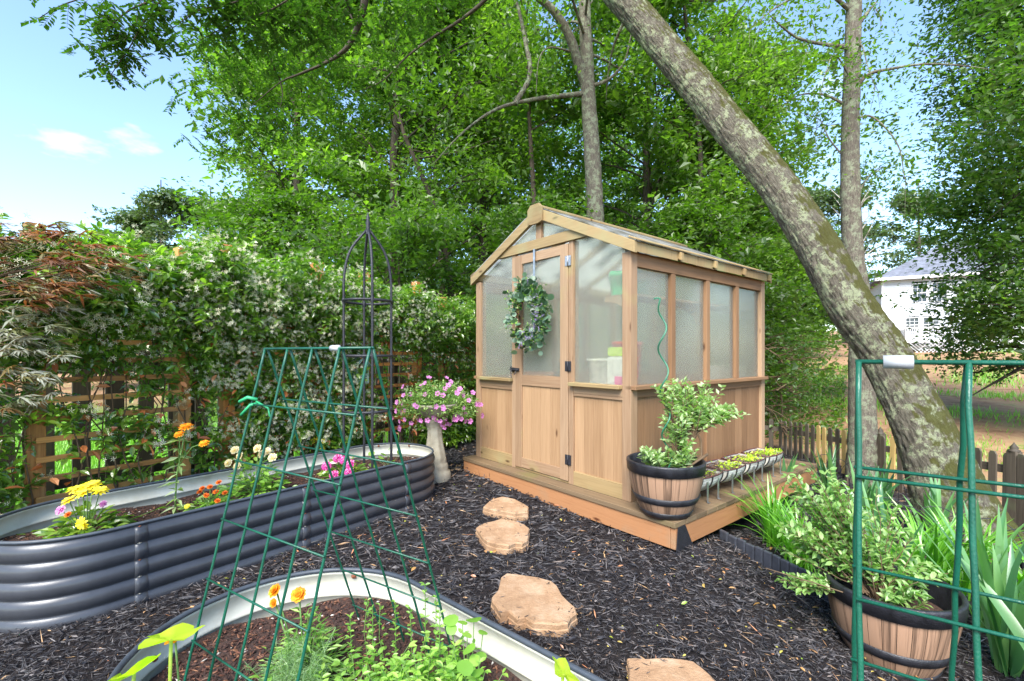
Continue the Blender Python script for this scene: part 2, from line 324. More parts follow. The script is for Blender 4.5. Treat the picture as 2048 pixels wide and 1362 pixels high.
# ================================================================ terrain
def ss(t): t = np.clip(t, 0, 1); return t * t * (3 - 2 * t)
P0 = np.array([-2.58, 3.62]); DL = np.array([.5408, .8412]); NL = np.array([-.8412, .5408])   # the lattice line, NL points away from the garden
def H(x, y):
    x = np.asarray(x, float); y = np.asarray(y, float)
    h = .05 * ss((y - 3.2) / 1.5) * ss((1.5 - x) / 1)
    h = h - .12 * ss((x - 1.1) / .8) - .26 * ss((x - 2.4) / 2.2) * ss((y + 2) / 4)
    d = np.maximum(0, y - 8 + np.maximum(0, x - 5.0) * .55)
    k = ss((x / np.maximum(y, 1) + .1) / .8)
    return h + d * (.012 + .034 * k) + .12 * np.sin(x * .21 + 1) * ss(d / 10)
def hz(x, y): return float(H(x, y))
gx = np.sinh(np.linspace(-5.0, 5.0, 150)) * 1.35; gy = np.sinh(np.linspace(-3.2, 5.3, 150)) * 1.6 + 1.5
X, Y = np.meshgrid(gx, gy); Z = H(X, Y)
n1 = len(gx); V = np.stack([X, Y, Z], -1).reshape(-1, 3)
ii = np.arange(len(gy) - 1)[:, None] * n1 + np.arange(n1 - 1)[None]
F = np.stack([ii, ii + 1, ii + n1 + 1, ii + n1], -1).reshape(-1, 4)
m = NM(); m.add(V, F, smooth=True)
mt, t, N, Lk = nodes('terrain')
at = N('Attribute', attribute_name='zone'); tcn = N('TexCoord')
def ntex(s, d=8, r=.65):
    n = N('TexNoise'); n.inputs['Scale'].default_value = s; n.inputs['Detail'].default_value = d; n.inputs['Roughness'].default_value = r; Lk(tcn.outputs['Object'], n.inputs['Vector']); return n
a = ntex(45); mul = ramp(N, [(.3, (.008, .007, .008)), (.6, (.035, .03, .03)), (.75, (.12, .07, .04))]); Lk(a.outputs[0], mul.inputs[0])
a = ntex(3.5, 12, .8); gra = ramp(N, [(.3, (.07, .16, .02)), (.6, (.14, .30, .03)), (.8, (.22, .38, .05))]); Lk(a.outputs[0], gra.inputs[0])
a = ntex(1.1, 14, .8); stw = ramp(N, [(.33, (.16, .085, .045)), (.5, (.36, .21, .12)), (.58, (.38, .27, .14)), (.62, (.17, .24, .05)), (.74, (.32, .25, .13))]); Lk(a.outputs[0], stw.inputs[0])
sp = N('SeparateColor'); Lk(at.outputs['Color'], sp.inputs[0])
m1 = N('Mix', data_type='RGBA'); Lk(sp.outputs[1], m1.inputs[0]); Lk(mul.outputs[0], m1.inputs[6]); Lk(gra.outputs[0], m1.inputs[7])
m2 = N('Mix', data_type='RGBA'); Lk(sp.outputs[2], m2.inputs[0]); Lk(m1.outputs[2], m2.inputs[6]); Lk(stw.outputs[0], m2.inputs[7])
p = N('BsdfPrincipled'); p.inputs['Roughness'].default_value = .95; p.inputs['Specular IOR Level'].default_value = .1; Lk(m2.outputs[2], p.inputs['Base Color'])
a = ntex(30); b = N('Bump'); b.inputs['Distance'].default_value = .03; Lk(a.outputs[0], b.inputs['Height']); Lk(b.outputs[0], p.inputs['Normal'])
o = N('OutputMaterial'); Lk(p.outputs[0], o.inputs[0])
ground = m.build('ground', mt); tag(ground, kind='structure')
off = (V[:, 0] - P0[0]) * NL[0] + (V[:, 1] - P0[1]) * NL[1]
gz = ss((off - .3) / .3) * ss((14 - V[:, 1]) / 6)
sz = np.maximum(ss((V[:, 0] - 4.75) / .3), ss((V[:, 1] - 8) / 1) * (1 - gz))
ca = ground.data.color_attributes.new('zone', 'FLOAT_COLOR', 'POINT')
ca.data.foreach_set('color', np.stack([0 * gz, gz, sz, 0 * gz + 1], -1).ravel().astype(np.float32))
# ================================================================ raised beds
def stadium(A, B, r, n=30, m_=26):
    A = np.array(A, float); B = np.array(B, float); d = B - A; Ln = np.linalg.norm(d); d /= Ln; nn = np.array([-d[1], d[0]])
    pts = []; nor = []
    for s in np.linspace(0, 1, m_, endpoint=False): pts.append(A + d * Ln * s - nn * r); nor.append(-nn)
    for a in np.linspace(-90, 90, n, endpoint=False): v = d * math.cos(R(a)) + nn * math.sin(R(a)); pts.append(B + v * r); nor.append(v)
    for s in np.linspace(0, 1, m_, endpoint=False): pts.append(B - d * Ln * s + nn * r); nor.append(nn)
    for a in np.linspace(90, 270, n, endpoint=False): v = d * math.cos(R(a)) + nn * math.sin(R(a)); pts.append(A + v * r); nor.append(v)
    return np.array(pts), np.array(nor)
BH = .42
def bulge(z): return .019 * np.abs(np.sin(np.pi * (z - .40) / .0875)) ** .75
def bed(name, label, A, B, r, soilz, screws, inner_screws):
    A = np.array(A); B = np.array(B); c = (A + B) / 2
    root = thing(name, label, 'garden bed', (c[0], c[1], 0), group='corrugated metal garden beds')
    pts, nor = stadium(A - c, B - c, r); k = len(pts)
    zs = np.linspace(-.03, BH - .012, 74)
    def wall(offs, zz, flip):
        V = np.array([[(*(p + q * (bulge(z) + offs)), z) for p, q in zip(pts, nor)] for z in zz]).reshape(-1, 3)
        F = []
        for i in range(len(zz) - 1):
            for j in range(k):
                f = (i * k + j, i * k + (j + 1) % k, (i + 1) * k + (j + 1) % k, (i + 1) * k + j); F.append(f[::-1] if flip else f)
        q = NM(); q.add(V, F, smooth=True); return q
    wall(.002, zs, False).build('outer_wall', SLATE, root); wall(-.002, zs[18:], True).build('inner_wall', CREAM, root)
    q = NM(); tube(q, [(*p, BH - .006) for p in pts + nor * .004], .009, 8, closed=True); q.build('rim', RIMG, root)
    # soil
    d = (B - A) / np.linalg.norm(B - A); hl = np.linalg.norm(B - A) / 2
    rings = np.linspace(1, 0, 26); V = []
    cl = np.array([d * np.clip(np.dot(p, d), -hl, hl) for p in pts])
    for s in rings: V.append(cl + (pts - cl) * s * (1 - .004 / r))
    V = np.array(V).reshape(-1, 2); zz = soilz + .022 * np.sin(V[:, 0] * 9 + 1) * np.sin(V[:, 1] * 8) + rg.normal(size=len(V)) * .004
    F = []
    for i in range(len(rings) - 1):
        for j in range(k): F.append((i * k + j, i * k + (j + 1) % k, (i + 1) * k + (j + 1) % k, (i + 1) * k + j))
    q = NM(); q.add(np.column_stack([V, zz]), F, smooth=True)
    so = q.build('soil', SOIL, root)
    # crumbs, bark bits and perlite in the soil
    n = 16000 if soilz > .295 else 8000
    sidx = rg.uniform(-hl - r, hl + r, n); cr_ = rg.uniform(-r, r, n); ok = (np.maximum(0, np.abs(sidx) - hl) ** 2 + cr_ ** 2) < (r - .02) ** 2
    sidx, cr_ = sidx[ok], cr_[ok]; nn = np.array([-d[1], d[0]]); xy = sidx[:, None] * d + cr_[:, None] * nn
    P = np.column_stack([xy, soilz + .022 * np.sin(xy[:, 0] * 9 + 1) * np.sin(xy[:, 1] * 8) + .004]); nq = len(P)
    q = NM(); scatter(q, OCT[0], OCT[1], P, rot_frames(unit(nq, 0, .4), rg.uniform(0, 6, nq)), np.column_stack([rg.gamma(3, .005, nq) + .004, rg.uniform(.004, .010, nq), rg.uniform(.003, .008, nq)]), rg.random(nq))
    o = q.build('soil_crumbs', CRUMB, root); tag(o, kind='stuff')
    sm = None
    def screw(pos, dirv, mat):
        q = NM(); Mx = Vector(dirv).to_track_quat('Z', 'Y').to_matrix().to_4x4()
        lathe(q, [(.0105, -.004), (.0105, .001), (.007, .0035), (.0, .0045)], 12)
        lathe(q, [(.0001, .0035), (.0035, .0045), (.0035, .008), (0.0001, .0085)], 6)
        q.v = [np.array([Mx @ Vector(p) for p in vv]) for vv in q.v]
        o = q.build('screw', mat, root); o.location = pos
    for a_, side, mt_ in screws:
        nv = -np.array([-d[1], d[0]]); m = NM(); base = A - c + d * a_ + nv * r; V = []
        for z in zs:
            for da, of in ((-.022, .0022), (-.022, .0052), (.0, .0056), (.032, .0045), (.034, .0022)): V.append((*(base + d * da + nv * (bulge(z) + of)), z))
        kz = len(zs); m.add(V, [(i * 5 + j, i * 5 + j + 1, (i + 1) * 5 + j + 1, (i + 1) * 5 + j) for i in range(kz - 1) for j in range(4)], smooth=True); m.build('panel_seam', SLATE, root)
        for z in (.40, .3125, .225, .1375, .05):
            if side == 'n': p = A - c + d * a_ - np.array([-d[1], d[0]]) * r; nv = -np.array([-d[1], d[0]])
            screw((*(p + nv * .0055), z), (*nv, 0), RUST if (random.random() < .2) else SCREW)
    for (ang, z, end) in inner_screws:
        base = (A if end == 'A' else B) - c; dd = (A - B if end == 'A' else B - A) / (2 * hl); nn2 = np.array([-dd[1], dd[0]])
        v = dd * math.cos(R(ang)) + nn2 * math.sin(R(ang)); screw((*(base + v * (r + bulge(z) - .004)), z), (*(-v), 0), RUST)
    return root
OCT = (np.array([(-.5, 0, 0), (-.1, .5, 0), (0, 0, .5), (.1, -.5, 0), (0, 0, -.5), (.5, 0, 0)]) , np.array([(0, 1, 4), (0, 4, 3), (0, 3, 2), (0, 2, 1), (5, 4, 1), (5, 3, 4), (5, 2, 3), (5, 1, 2)])[:, ::-1])
def chipmat(name, cols, rough=.75):
    m, t, N, Lk = nodes(name); at = N('Attribute', attribute_name='rnd'); r = ramp(N, cols); r.color_ramp.interpolation = 'LINEAR'; Lk(at.outputs['Fac'], r.inputs[0])
    p = N('BsdfPrincipled'); Lk(r.outputs[0], p.inputs['Base Color']); p.inputs['Roughness'].default_value = rough; p.inputs['Specular IOR Level'].default_value = .45
    o = N('OutputMaterial'); Lk(p.outputs[0], o.inputs[0]); return m
CRUMB = chipmat('soil_crumb', [(0, (.016, .010, .008)), (.45, (.048, .021, .015)), (.75, (.13, .05, .03)), (.965, (.26, .12, .06)), (.975, (.45, .42, .38)), (1, (.6, .57, .5))])
MULCH = chipmat('mulch_chip', [(0, (.010, .010, .013)), (.42, (.030, .028, .032)), (.68, (.072, .065, .066)), (.86, (.17, .15, .145)), (.94, (.15, .10, .07)), (.96, (.36, .22, .12)), (.985, (.46, .29, .14)), (1, (.50, .18, .08))], .55)
d1 = np.array([.619, .785]); d1 /= np.linalg.norm(d1); n1_ = np.array([-.785, .619]); O1 = np.array([-2.03, 2.28])
LA = O1 + d1 * .05 + n1_ * .45; LB = O1 + d1 * 2.0 + n1_ * .45
bed('raised_bed', 'long slate blue corrugated raised bed of mixed flowers running beside the jasmine lattice', LA, LB, .43, .285, [(.11, 'n', 0), (1.0, 'n', 0), (1.86, 'n', 0)], [(60, .395, 'B'), (20, .395, 'B')])
d2 = np.array([.753, -.657]); NA = np.array([-.675, 1.445]); NB = NA + d2 * 2.1
bed('raised_bed', 'corrugated raised bed with cream inner wall, nearest the camera, holding the herbs', NA, NB, .45, .30, [], [(38, .395, 'A'), (38, .33, 'A'), (-52, .385, 'A')])
# ================================================================ mulch
def in_stad(x, y, A, B, r):
    d = B - A; L2 = d @ d; s = np.clip(((x - A[0]) * d[0] + (y - A[1]) * d[1]) / L2, 0, 1)
    return np.hypot(x - A[0] - s * d[0], y - A[1] - s * d[1]) < r
def poly_in(x, y, P):
    c = np.zeros(len(x), bool); k = len(P)
    for i in range(k):
        x1, y1 = P[i]; x2, y2 = P[(i + 1) % k]
        c ^= ((y1 > y) != (y2 > y)) & (x < (x2 - x1) * (y - y1) / (y2 - y1 + 1e-12) + x1)
    return c
S4 = .3906
def cropP(L_): return [(900 + a * S4, 860 + b * S4) for a, b in L_]
STONES = [
 ('flat tan paver half sunk in the mulch, nearest the greenhouse door', .075, cropP([(170, 392), (200, 365), (225, 350), (270, 340), (330, 352), (380, 378), (402, 392), (398, 418), (330, 424), (260, 412), (200, 402)])),
 ('tan irregular stepping stone, second from the greenhouse door', .065, cropP([(133, 500), (150, 487), (180, 474), (225, 465), (265, 452), (300, 458), (345, 468), (380, 482), (407, 503), (400, 525), (402, 545), (398, 562), (370, 577), (335, 574), (300, 588), (235, 580), (190, 566), (165, 545), (150, 520)])),
 ('large tan stepping stone with pale worn centre beside the near metal bed', .06, cropP([(262, 750), (290, 731), (350, 738), (450, 752), (520, 772), (548, 795), (575, 845), (610, 880), (640, 905), (648, 932), (618, 955), (603, 985), (545, 992), (470, 985), (430, 985), (385, 955), (345, 962), (300, 925), (262, 935), (238, 900), (213, 868), (216, 850), (248, 815)])),
 ('reddish tan stepping stone cut by the bottom of the picture', .06, cropP([(905, 1168), (940, 1166), (1000, 1172), (1090, 1165), (1180, 1172), (1245, 1183), (1290, 1215), (1330, 1250), (1372, 1292), (1385, 1340), (1290, 1400), (1150, 1420), (1010, 1405), (950, 1350), (915, 1280), (918, 1220)]))]
stone_polys = []
for lab, zt, P in STONES:
    W = np.array([tuple(U(px, py, zt))[:2] for px, py in P]); stone_polys.append(W); c = W.mean(0); Q = W - c
    Q = Q[::-1]
    k = len(Q); m = NM(); zt_ = zt; hb = zt - .065
    ring = lambda s, z: [(q[0] * s, q[1] * s, z) for q in Q]
    V = ring(1.02, hb) + ring(1.02, zt - .034) + ring(1.0, zt - .030) + ring(1.005, zt - .008) + ring(.975, zt)
    F = [(i * k + j, i * k + (j + 1) % k, (i + 1) * k + (j + 1) % k, (i + 1) * k + j) for i in range(4) for j in range(k)]
    m.add(V, F)
    # top surface as inner rings with gentle relief
    V2 = []; rr = np.linspace(.975, 0, 12)
    for s in rr: V2 += [(q[0] * s, q[1] * s, zt + (0 if s > .97 else .004 * math.sin(q[0] * s * 31 + 2) * math.cos(q[1] * s * 27) + random.uniform(-.0008, .0008) - .003 * (1 - s))) for q in Q]
    F2 = [(i * k + j, i * k + (j + 1) % k, (i + 1) * k + (j + 1) % k, (i + 1) * k + j) for i in range(11) for j in range(k)]
    m.add(V2, F2, smooth=True)
    o = m.build('stepping_stone', STONE); o.location = (c[0], c[1], 0); tag(o, lab, 'stepping stone', 'stepping stones in the mulch')
    import bmesh
    bm = bmesh.new(); bm.from_mesh(o.data); bmesh.ops.recalc_face_normals(bm, faces=bm.faces); bm.to_mesh(o.data); bm.free()
nC = 150000
yy = np.exp(rg.uniform(np.log(1.02), np.log(8.3), nC)); xx = rg.uniform(-1.25, 1.25, nC) * yy
offL = (xx - P0[0]) * NL[0] + (yy - P0[1]) * NL[1]
dv = np.array([.776, .631]); du = np.array([-.632, .775]); C0 = np.array([.878, 3.418])
lu = (xx - C0[0]) * du[0] + (yy - C0[1]) * du[1]; lv = (xx - C0[0]) * dv[0] + (yy - C0[1]) * dv[1]
ok = (xx < 4.9) & (offL < .35) & ~in_stad(xx, yy, LA, LB, .42) & ~in_stad(xx, yy, NA, NB, .44) & ~((lu > -.38) & (lu < 1.95) & (lv > 0) & (lv < 2.4))
for W in stone_polys[1:]: ok &= ~poly_in(xx, yy, W)
k0 = poly_in(xx, yy, stone_polys[0]); ok &= ~(k0 & (rg.random(nC) < .93))
ok &= np.hypot(xx - 1.755, yy - 2.15) > .2
xx, yy = xx[ok], yy[ok]; n = len(xx)
D = unit(n, 0, .22); ang = rg.uniform(0, 6.28, n)
zz = H(xx, yy) + rg.uniform(-.002, .022, n) + .012 * np.sin(xx * 11) * np.sin(yy * 13)
sz_ = np.clip(yy / 2.6, .7, 1.7)
Ln = (rg.gamma(2.6, .0145, n) + .008) * sz_; Wd = rg.uniform(.003, .0095, n) * sz_ * (1 + (rg.random(n) < .06) * 1.5)
ex = []
for W, q_ in zip(stone_polys, STONES):
    c_ = W.mean(0)
    for _ in range(26): w_ = W[rg.integers(0, len(W))]; f_ = rg.uniform(.55, 1.0) if _ % 3 else rg.uniform(.9, 1.04); ex.append((*(c_ + (w_ - c_) * f_ + rg.normal(0, .01, 2)), q_[1] + .003))
m = NM(); ex = np.array(ex); ne = len(ex); scatter(m, OCT[0], OCT[1], ex, rot_frames(unit(ne, 0, .12), rg.uniform(0, 6, ne)), np.column_stack([rg.uniform(.01, .045, ne), rg.uniform(.002, .006, ne), rg.uniform(.001, .003, ne)]), rg.uniform(0, .9, ne))
rn = rg.beta(1.6, 1.6, n) * .93; hot = rg.random(n) < .04; rn[hot] = rg.uniform(.9, 1, hot.sum())
scatter(m, OCT[0], OCT[1], np.column_stack([xx, yy, zz]), rot_frames(D, ang), np.column_stack([Ln, Wd, Wd * rg.uniform(.25, .7, n)]), rn)
o = m.build('mulch', MULCH); tag(o, kind='stuff', label='black shredded bark mulch covering the garden floor', cat='mulch')
# small fallen leaves, seeds and sprouts on the mulch
n = 900; yy = np.exp(rg.uniform(np.log(1.1), np.log(5.5), n)); xx = rg.uniform(-.7, 1.0, n) * yy
ok = ~in_stad(xx, yy, LA, LB, .46) & ~in_stad(xx, yy, NA, NB, .48); xx, yy = xx[ok], yy[ok]; n = len(xx)
m = NM(); scatter(m, *LEAF8, np.column_stack([xx, yy, H(xx, yy) + .026]), rot_frames(unit(n, .02, .3), rg.normal(0, .5, n)), rg.gamma(2, .006, n) + .006, rg.random(n))
DRY = leafmat('dry_leaf', [(0, (.45, .22, .06)), (.3, (.55, .33, .12)), (.55, (.45, .2, .12)), (.8, (.6, .5, .1)), (1, (.25, .4, .05))], .2)
o = m.build('fallen_leaves', DRY); tag(o, kind='stuff', label='tan and yellow leaf bits scattered over the black mulch', cat='leaf litter')
# ================================================================ deck platform
GT = thing('greenhouse', 'small cedar stained greenhouse with frosted panes and gabled roof', 'greenhouse', (C0[0], C0[1], .2), R(-50.8))
DK = thing('deck_platform', 'low timber deck of orange stained edge boards under the greenhouse', 'deck', (C0[0], C0[1], 0), R(-50.8))
def part(name, boxes, mat, parent=None, bev=.003, label=None):
    m = NM()
    for b in boxes: box(m, *b)
    o = m.build(name, mat, parent if parent is not None else GT, bevel=bev)
    if label: o['label'] = label
    return o
DX0, DX1, DY0, DY1 = -2.06, .44, -.13, 2.45
k = 0; y = DY0
while y < DY1 - .01:
    y2 = min(y + .138, DY1); part('deck_board', [(DX0, DX1, y, y2 - .006, .165 - .0, .2)], DECKT, DK); y = y2
part('fascia_board', [(DX0, DX1 - .045, DY0 + .012, DY0 + .05, .02, .163)], DECKF, DK)
part('fascia_board', [(DX1 - .043, DX1 - .007, DY0 + .014, DY1, .02, .163)], DECKF, DK)
part('fascia_board', [(DX0 + .012, DX0 + .05, DY0 + .052, DY1, .02, .163)], DECKF, DK)
part('foot_post', [(DX1 - .16, DX1 - .07, DY0 + .06, DY0 + .15, -.10, .162)], PINE, DK)
for xx_, yy_ in ((DX1 - .16, 2.2), (-.9, .1), (-1.95, .06), (-1.95, 2.2), (-.8, 1.3)): part('foot_post', [(xx_, xx_ + .09, yy_, yy_ + .09, -.3, .163)], PINE, DK)
m = NM()   # black corner bracket: two triangular plates and a ground plate
for a, b in (((DX1 - .003, DY0 + .09), (0, 1)),):
    x = a[0]; y = a[1]
    V = [(x, y - .055, .165), (x, y + .03, .165), (x, y + .13, .0), (x, y - .075, .0)]; V += [(p[0] + .005, p[1], p[2]) for p in V]
    m.add(V, [(0, 1, 2, 3), (7, 6, 5, 4), (0, 4, 5, 1), (1, 5, 6, 2), (2, 6, 7, 3), (3, 7, 4, 0)])
m.build('corner_bracket', BLACKM, DK)
part('ground_plate', [(DX1 - .02, DX1 + .17, DY0 + .01, DY0 + .25, -.012, -.004), (DX1 - .02, DX1 + .17, DY0 + .005, DY0 + .011, -.012, .008), (DX1 + .165, DX1 + .171, DY0 + .011, DY0 + .25, -.012, .008)], BLACKM, DK)
# ================================================================ greenhouse
W_, D_ = 2.0, 2.3
zt = lambda u: 1.942 + .474 * (u if u <= 1 else 2 - u)
def prism(m, poly, y0, y1, rnd=None, axis='y'):
    """poly in (x,z) counter clockwise seen from -y, extruded along y; UV runs along the polygon's longer axis"""
    k = len(poly); P = np.array(poly, float); off = random.random() * 30; ax = int(np.ptp(P[:, 0]) < np.ptp(P[:, 1]))
    if axis == 'y': V = [(x, y0, z) for x, z in poly] + [(x, y1, z) for x, z in poly]
    else: V = [(y0, x, z) for x, z in poly] + [(y1, x, z) for x, z in poly]
    F = [tuple(range(k)), tuple(range(2 * k - 1, k - 1, -1))]; uv = [(P[i][ax] + off, P[i][1 - ax] + off) for i in F[0]] + [(P[i - k][ax] + off, P[i - k][1 - ax] + off) for i in F[1]]
    for i in range(k):
        j = (i + 1) % k; F.append((j, i, i + k, j + k)); uv += [(P[j][ax] + off, off), (P[i][ax] + off, off), (P[i][ax] + off, off + abs(y1 - y0)), (P[j][ax] + off, off + abs(y1 - y0))]
    m.add(V, F, random.random() if rnd is None else rnd, uv)
def pprism(name, poly, y0, y1, mat, axis='y', bev=.002, parent=None):
    m = NM(); prism(m, poly, y0, y1, axis=axis); return m.build(name, mat, GT if parent is None else parent, bevel=bev)
# polycarbonate
POLY, t, N, Lk = nodes('polycarbonate')
tcn = N('TexCoord'); mpg = N('Mapping'); mpg.inputs['Scale'].default_value = (1, 1, 0); Lk(tcn.outputs['Object'], mpg.inputs[0])
mpg.inputs['Scale'].default_value = (55, 55, .6); wv = N('TexNoise'); wv.inputs['Scale'].default_value = 1; wv.inputs['Detail'].default_value = 5; Lk(mpg.outputs[0], wv.inputs['Vector'])
wr_ = ramp(N, [(.25, (.23,) * 3), (.8, (.29,) * 3)]); Lk(wv.outputs[0], wr_.inputs[0])
rf = N('BsdfRefraction'); rf.inputs['IOR'].default_value = 1.1; rf.inputs['Roughness'].default_value = .26; rf.inputs[0].default_value = (1, 1, .93, 1)
trl = N('BsdfTranslucent'); trl.inputs[0].default_value = (.80, .83, .82, 1); df = N('BsdfDiffuse'); df.inputs[0].default_value = (.75, .75, .66, 1)
gl = N('BsdfGlossy'); gl.inputs['Roughness'].default_value = .16
a1 = N('MixShader'); a1.inputs[0].default_value = .5; Lk(trl.outputs[0], a1.inputs[1]); Lk(df.outputs[0], a1.inputs[2])
a2 = N('MixShader'); Lk(wr_.outputs[0], a2.inputs[0]); Lk(rf.outputs[0], a2.inputs[1]); Lk(a1.outputs[0], a2.inputs[2])
a3 = N('MixShader'); fr = N('Fresnel'); fr.inputs[0].default_value = 1.22; Lk(fr.outputs[0], a3.inputs[0]); Lk(a2.outputs[0], a3.inputs[1]); Lk(gl.outputs[0], a3.inputs[2])
o = N('OutputMaterial'); Lk(a3.outputs[0], o.inputs[0])
ROOFP, t, N, Lk = nodes('roof_sheet')
trl = N('BsdfTranslucent'); trl.inputs[0].default_value = (.85, .87, .87, 1); df = N('BsdfDiffuse'); df.inputs[0].default_value = (.8, .82, .82, 1); tp = N('BsdfTransparent'); tp.inputs[0].default_value = (.9, .93, .93, 1)
a1 = N('MixShader'); a1.inputs[0].default_value = .35; Lk(trl.outputs[0], a1.inputs[1]); Lk(df.outputs[0], a1.inputs[2]); a2 = N('MixShader'); a2.inputs[0].default_value = .6; Lk(a1.outputs[0], a2.inputs[1]); Lk(tp.outputs[0], a2.inputs[2])
tcn = N('TexCoord'); ng = N('TexNoise'); ng.inputs['Scale'].default_value = 5; ng.inputs['Detail'].default_value = 10; Lk(tcn.outputs['Object'], ng.inputs['Vector']); rr_ = ramp(N, [(.48, (0, 0, 0)), (.62, (.75,) * 3)]); Lk(ng.outputs[0], rr_.inputs[0])
gd = N('BsdfDiffuse'); gd.inputs[0].default_value = (.07, .06, .03, 1); a4 = N('MixShader'); Lk(rr_.outputs[0], a4.inputs[0]); Lk(a2.outputs[0], a4.inputs[1]); Lk(gd.outputs[0], a4.inputs[2])
o = N('OutputMaterial'); Lk(a4.outputs[0], o.inputs[0])
zb = lambda u: zt(u) - .095
for x0 in (-.08, -2.0):
    for y0, y1 in ((0, .08), (2.22, 2.3)): part('corner_post', [(x0, x0 + .08, y0, y1, .0, zb(.02))], CED)
# front wall
for a, b in ((-.634, -.583), (-1.392, -1.343)): part('door_jamb', [(a, b, .002, .075, 0, 2.05)], CED)
part('threshold', [(-1.343, -.634, .004, .07, 0, .018)], CEDTOP)
for a, b in ((-.583, -.08), (-1.92, -1.392)):
    part('bottom_rail', [(a, b, .004, .06, 0, .115)], CEDTOP)
    n = 5 if a > -1 else 4; wv_ = (b - a) / n
    part('wall_panel', [(a + i * wv_ + .0008, a + (i + 1) * wv_ - .0008, .022, .04, .10, .79) for i in range(n)], CEDPAN, bev=.0015)
    part('apron_rail', [(a, b, .006, .06, .77, .829)], CED)
    part('window_sill', [(a - .02 if a > -1 else a, b + .0 if a > -1 else b + .02, -.045, .05, .83, .86)], CEDTOP, bev=.004)
    part('sill_batten', [(a, b, .008, .022, .745, .769)], CED)
# window panes in the front
pprism('window_pane', [(-.583, .86), (-.08, .86), (-.08, zb(.08)), (-.425, zb(.425)), (-.583, 2.05)], .028, .034, POLY, bev=0)
pprism('window_pane', [(-1.92, .86), (-1.392, .86), (-1.392, 2.05), (-1.575, zb(1.575)), (-1.92, zb(1.92))], .028, .034, POLY, bev=0)
m = NM()
# gable: tie beam, king post, panes, rafters
pprism('tie_beam', [(-1.60, 2.048), (-.40, 2.048), (-.60, 2.137), (-1.40, 2.137)], -.014, .03, CEDTOP)
part('king_post', [(-1.035, -.965, -.010, .03, 2.137, 2.35)], CED)
for sg in (1, -1):
    f = lambda u: -1 + sg * (1 - u)
    pts = [(f(.965), 2.14), (f(.62), 2.14), (f(.965), zb(.965))]
    if sg > 0: pts = [pts[0], pts[1], pts[2]]
    else: pts = [pts[1], pts[0], pts[2]]
    pprism('gable_pane', pts, .014, .02, POLY, bev=0)
for fy0, fy1, mt_ in ((-.035, .0, CEDTOP), (2.30, 2.335, CEDTOP)):
    for sg in (1, -1):
        f = lambda u: -1 + sg * (1 - u)
        P = [(f(-.055), zt(-.055) - .082), (f(.985), zb(.985)), (f(.985), zt(.985)), (f(-.055), zt(-.055) + .004)]
        if sg > 0: P = P[::-1]
        pprism('gable_rafter', P, fy0, fy1, mt_, bev=.003)
pprism('ridge_plate', [(-1.095, 2.275), (-1.05, 2.262), (-.95, 2.262), (-.905, 2.275), (-.905, 2.40), (-.945, 2.44), (-1.055, 2.44), (-1.095, 2.40)], -.060, -.036, CEDTOP)
part('ridge_beam', [(-1.02, -.98, -.034, 2.34, 2.30, 2.43)], CED)
for sg in (1, -1):   # roof sheets, inner rafters and edge boards
    f = lambda u: -1 + sg * (1 - u)
    P = [(f(-.06), zt(-.06) + .006), (f(.975), zt(.975) + .006), (f(.975), zt(.975) + .014), (f(-.06), zt(-.06) + .014)]
    if sg > 0: P = P[::-1]
    pprism('roof_sheet', P, -.03, 2.33, ROOFP, bev=0)
    for yr in (.56, 1.12, 1.68, 2.25):
        P = [(f(-.075), zt(-.075) - .058), (f(.975), zt(.975) - .07), (f(.975), zt(.975) + .004), (f(-.075), zt(-.075) + .004)]
        if sg > 0: P = P[::-1]
        pprism('rafter', P, yr, yr + .035, CEDTOP)
    segs = [(.002, .558), (.597, 1.118), (1.157, 1.678), (1.717, 2.248)]
    for a, b in segs:
        P = [(f(-.045), zt(-.045) - .074), (f(.02), zt(.02) - .074), (f(.02), zt(.02) + .001), (f(-.045), zt(-.045) + .001)]
        if sg > 0: P = P[::-1]
        pprism('eave_board', P, a, b, CEDTOP)
    P = [(f(-.068), zt(-.068) + .016), (f(.0), zt(.0) + .016), (f(.0), zt(.0) + .026), (f(-.068), zt(-.068) + .026)]
    if sg > 0: P = P[::-1]
    pprism('roof_edge_strip', P, -.033, 2.338, CEDTOP)
    P = [(f(.90), zt(.90) + .016), (f(.995), zt(.995) + .016), (f(.995), zt(.995) + .034), (f(.90), zt(.90) + .034)]
    if sg > 0: P = P[::-1]
    pprism('ridge_cap', P, -.033, 2.338, CEDTOP)
# side walls: right (x=0) and left (x=-2)
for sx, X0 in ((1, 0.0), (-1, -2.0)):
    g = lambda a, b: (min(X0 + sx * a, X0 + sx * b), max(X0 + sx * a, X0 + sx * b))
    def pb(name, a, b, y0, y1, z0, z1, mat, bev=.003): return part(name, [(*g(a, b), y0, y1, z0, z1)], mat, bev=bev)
    pb('eave_beam', -.05, -.004, .08, 2.22, 1.752, 1.862, CED_SHADED)
    for y0 in (.55, 1.11, 1.67): pb('window_stud', -.065, -.006, y0, y0 + .06, .861, 1.751, CED_SHADED)
    pb('bottom_rail', -.06, -.006, .08, 2.22, 0, .115, CED_SHADED); pb('apron_rail', -.06, -.008, .08, 2.22, .765, .829, CED_SHADED); pb('window_sill', -.05, .042, .0, 2.29, .83, .86, CED_SHADED)
    pb('panel_batten', -.03, -.007, 1.11, 1.17, .115, .765, CED_SHADED)
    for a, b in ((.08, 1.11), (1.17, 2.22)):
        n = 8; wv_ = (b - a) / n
        part('wall_panel', [(*g(-.045, -.026), a + i * wv_ + .0008, a + (i + 1) * wv_ - .0008, .10, .78) for i in range(n)], CED_SHADED, bev=.0015)
    for a, b in ((.08, .55), (.61, 1.11), (1.17, 1.67), (1.73, 2.22)): part('window_pane', [(*g(-.044, -.038), a, b, .861, 1.751)], POLY, bev=0)
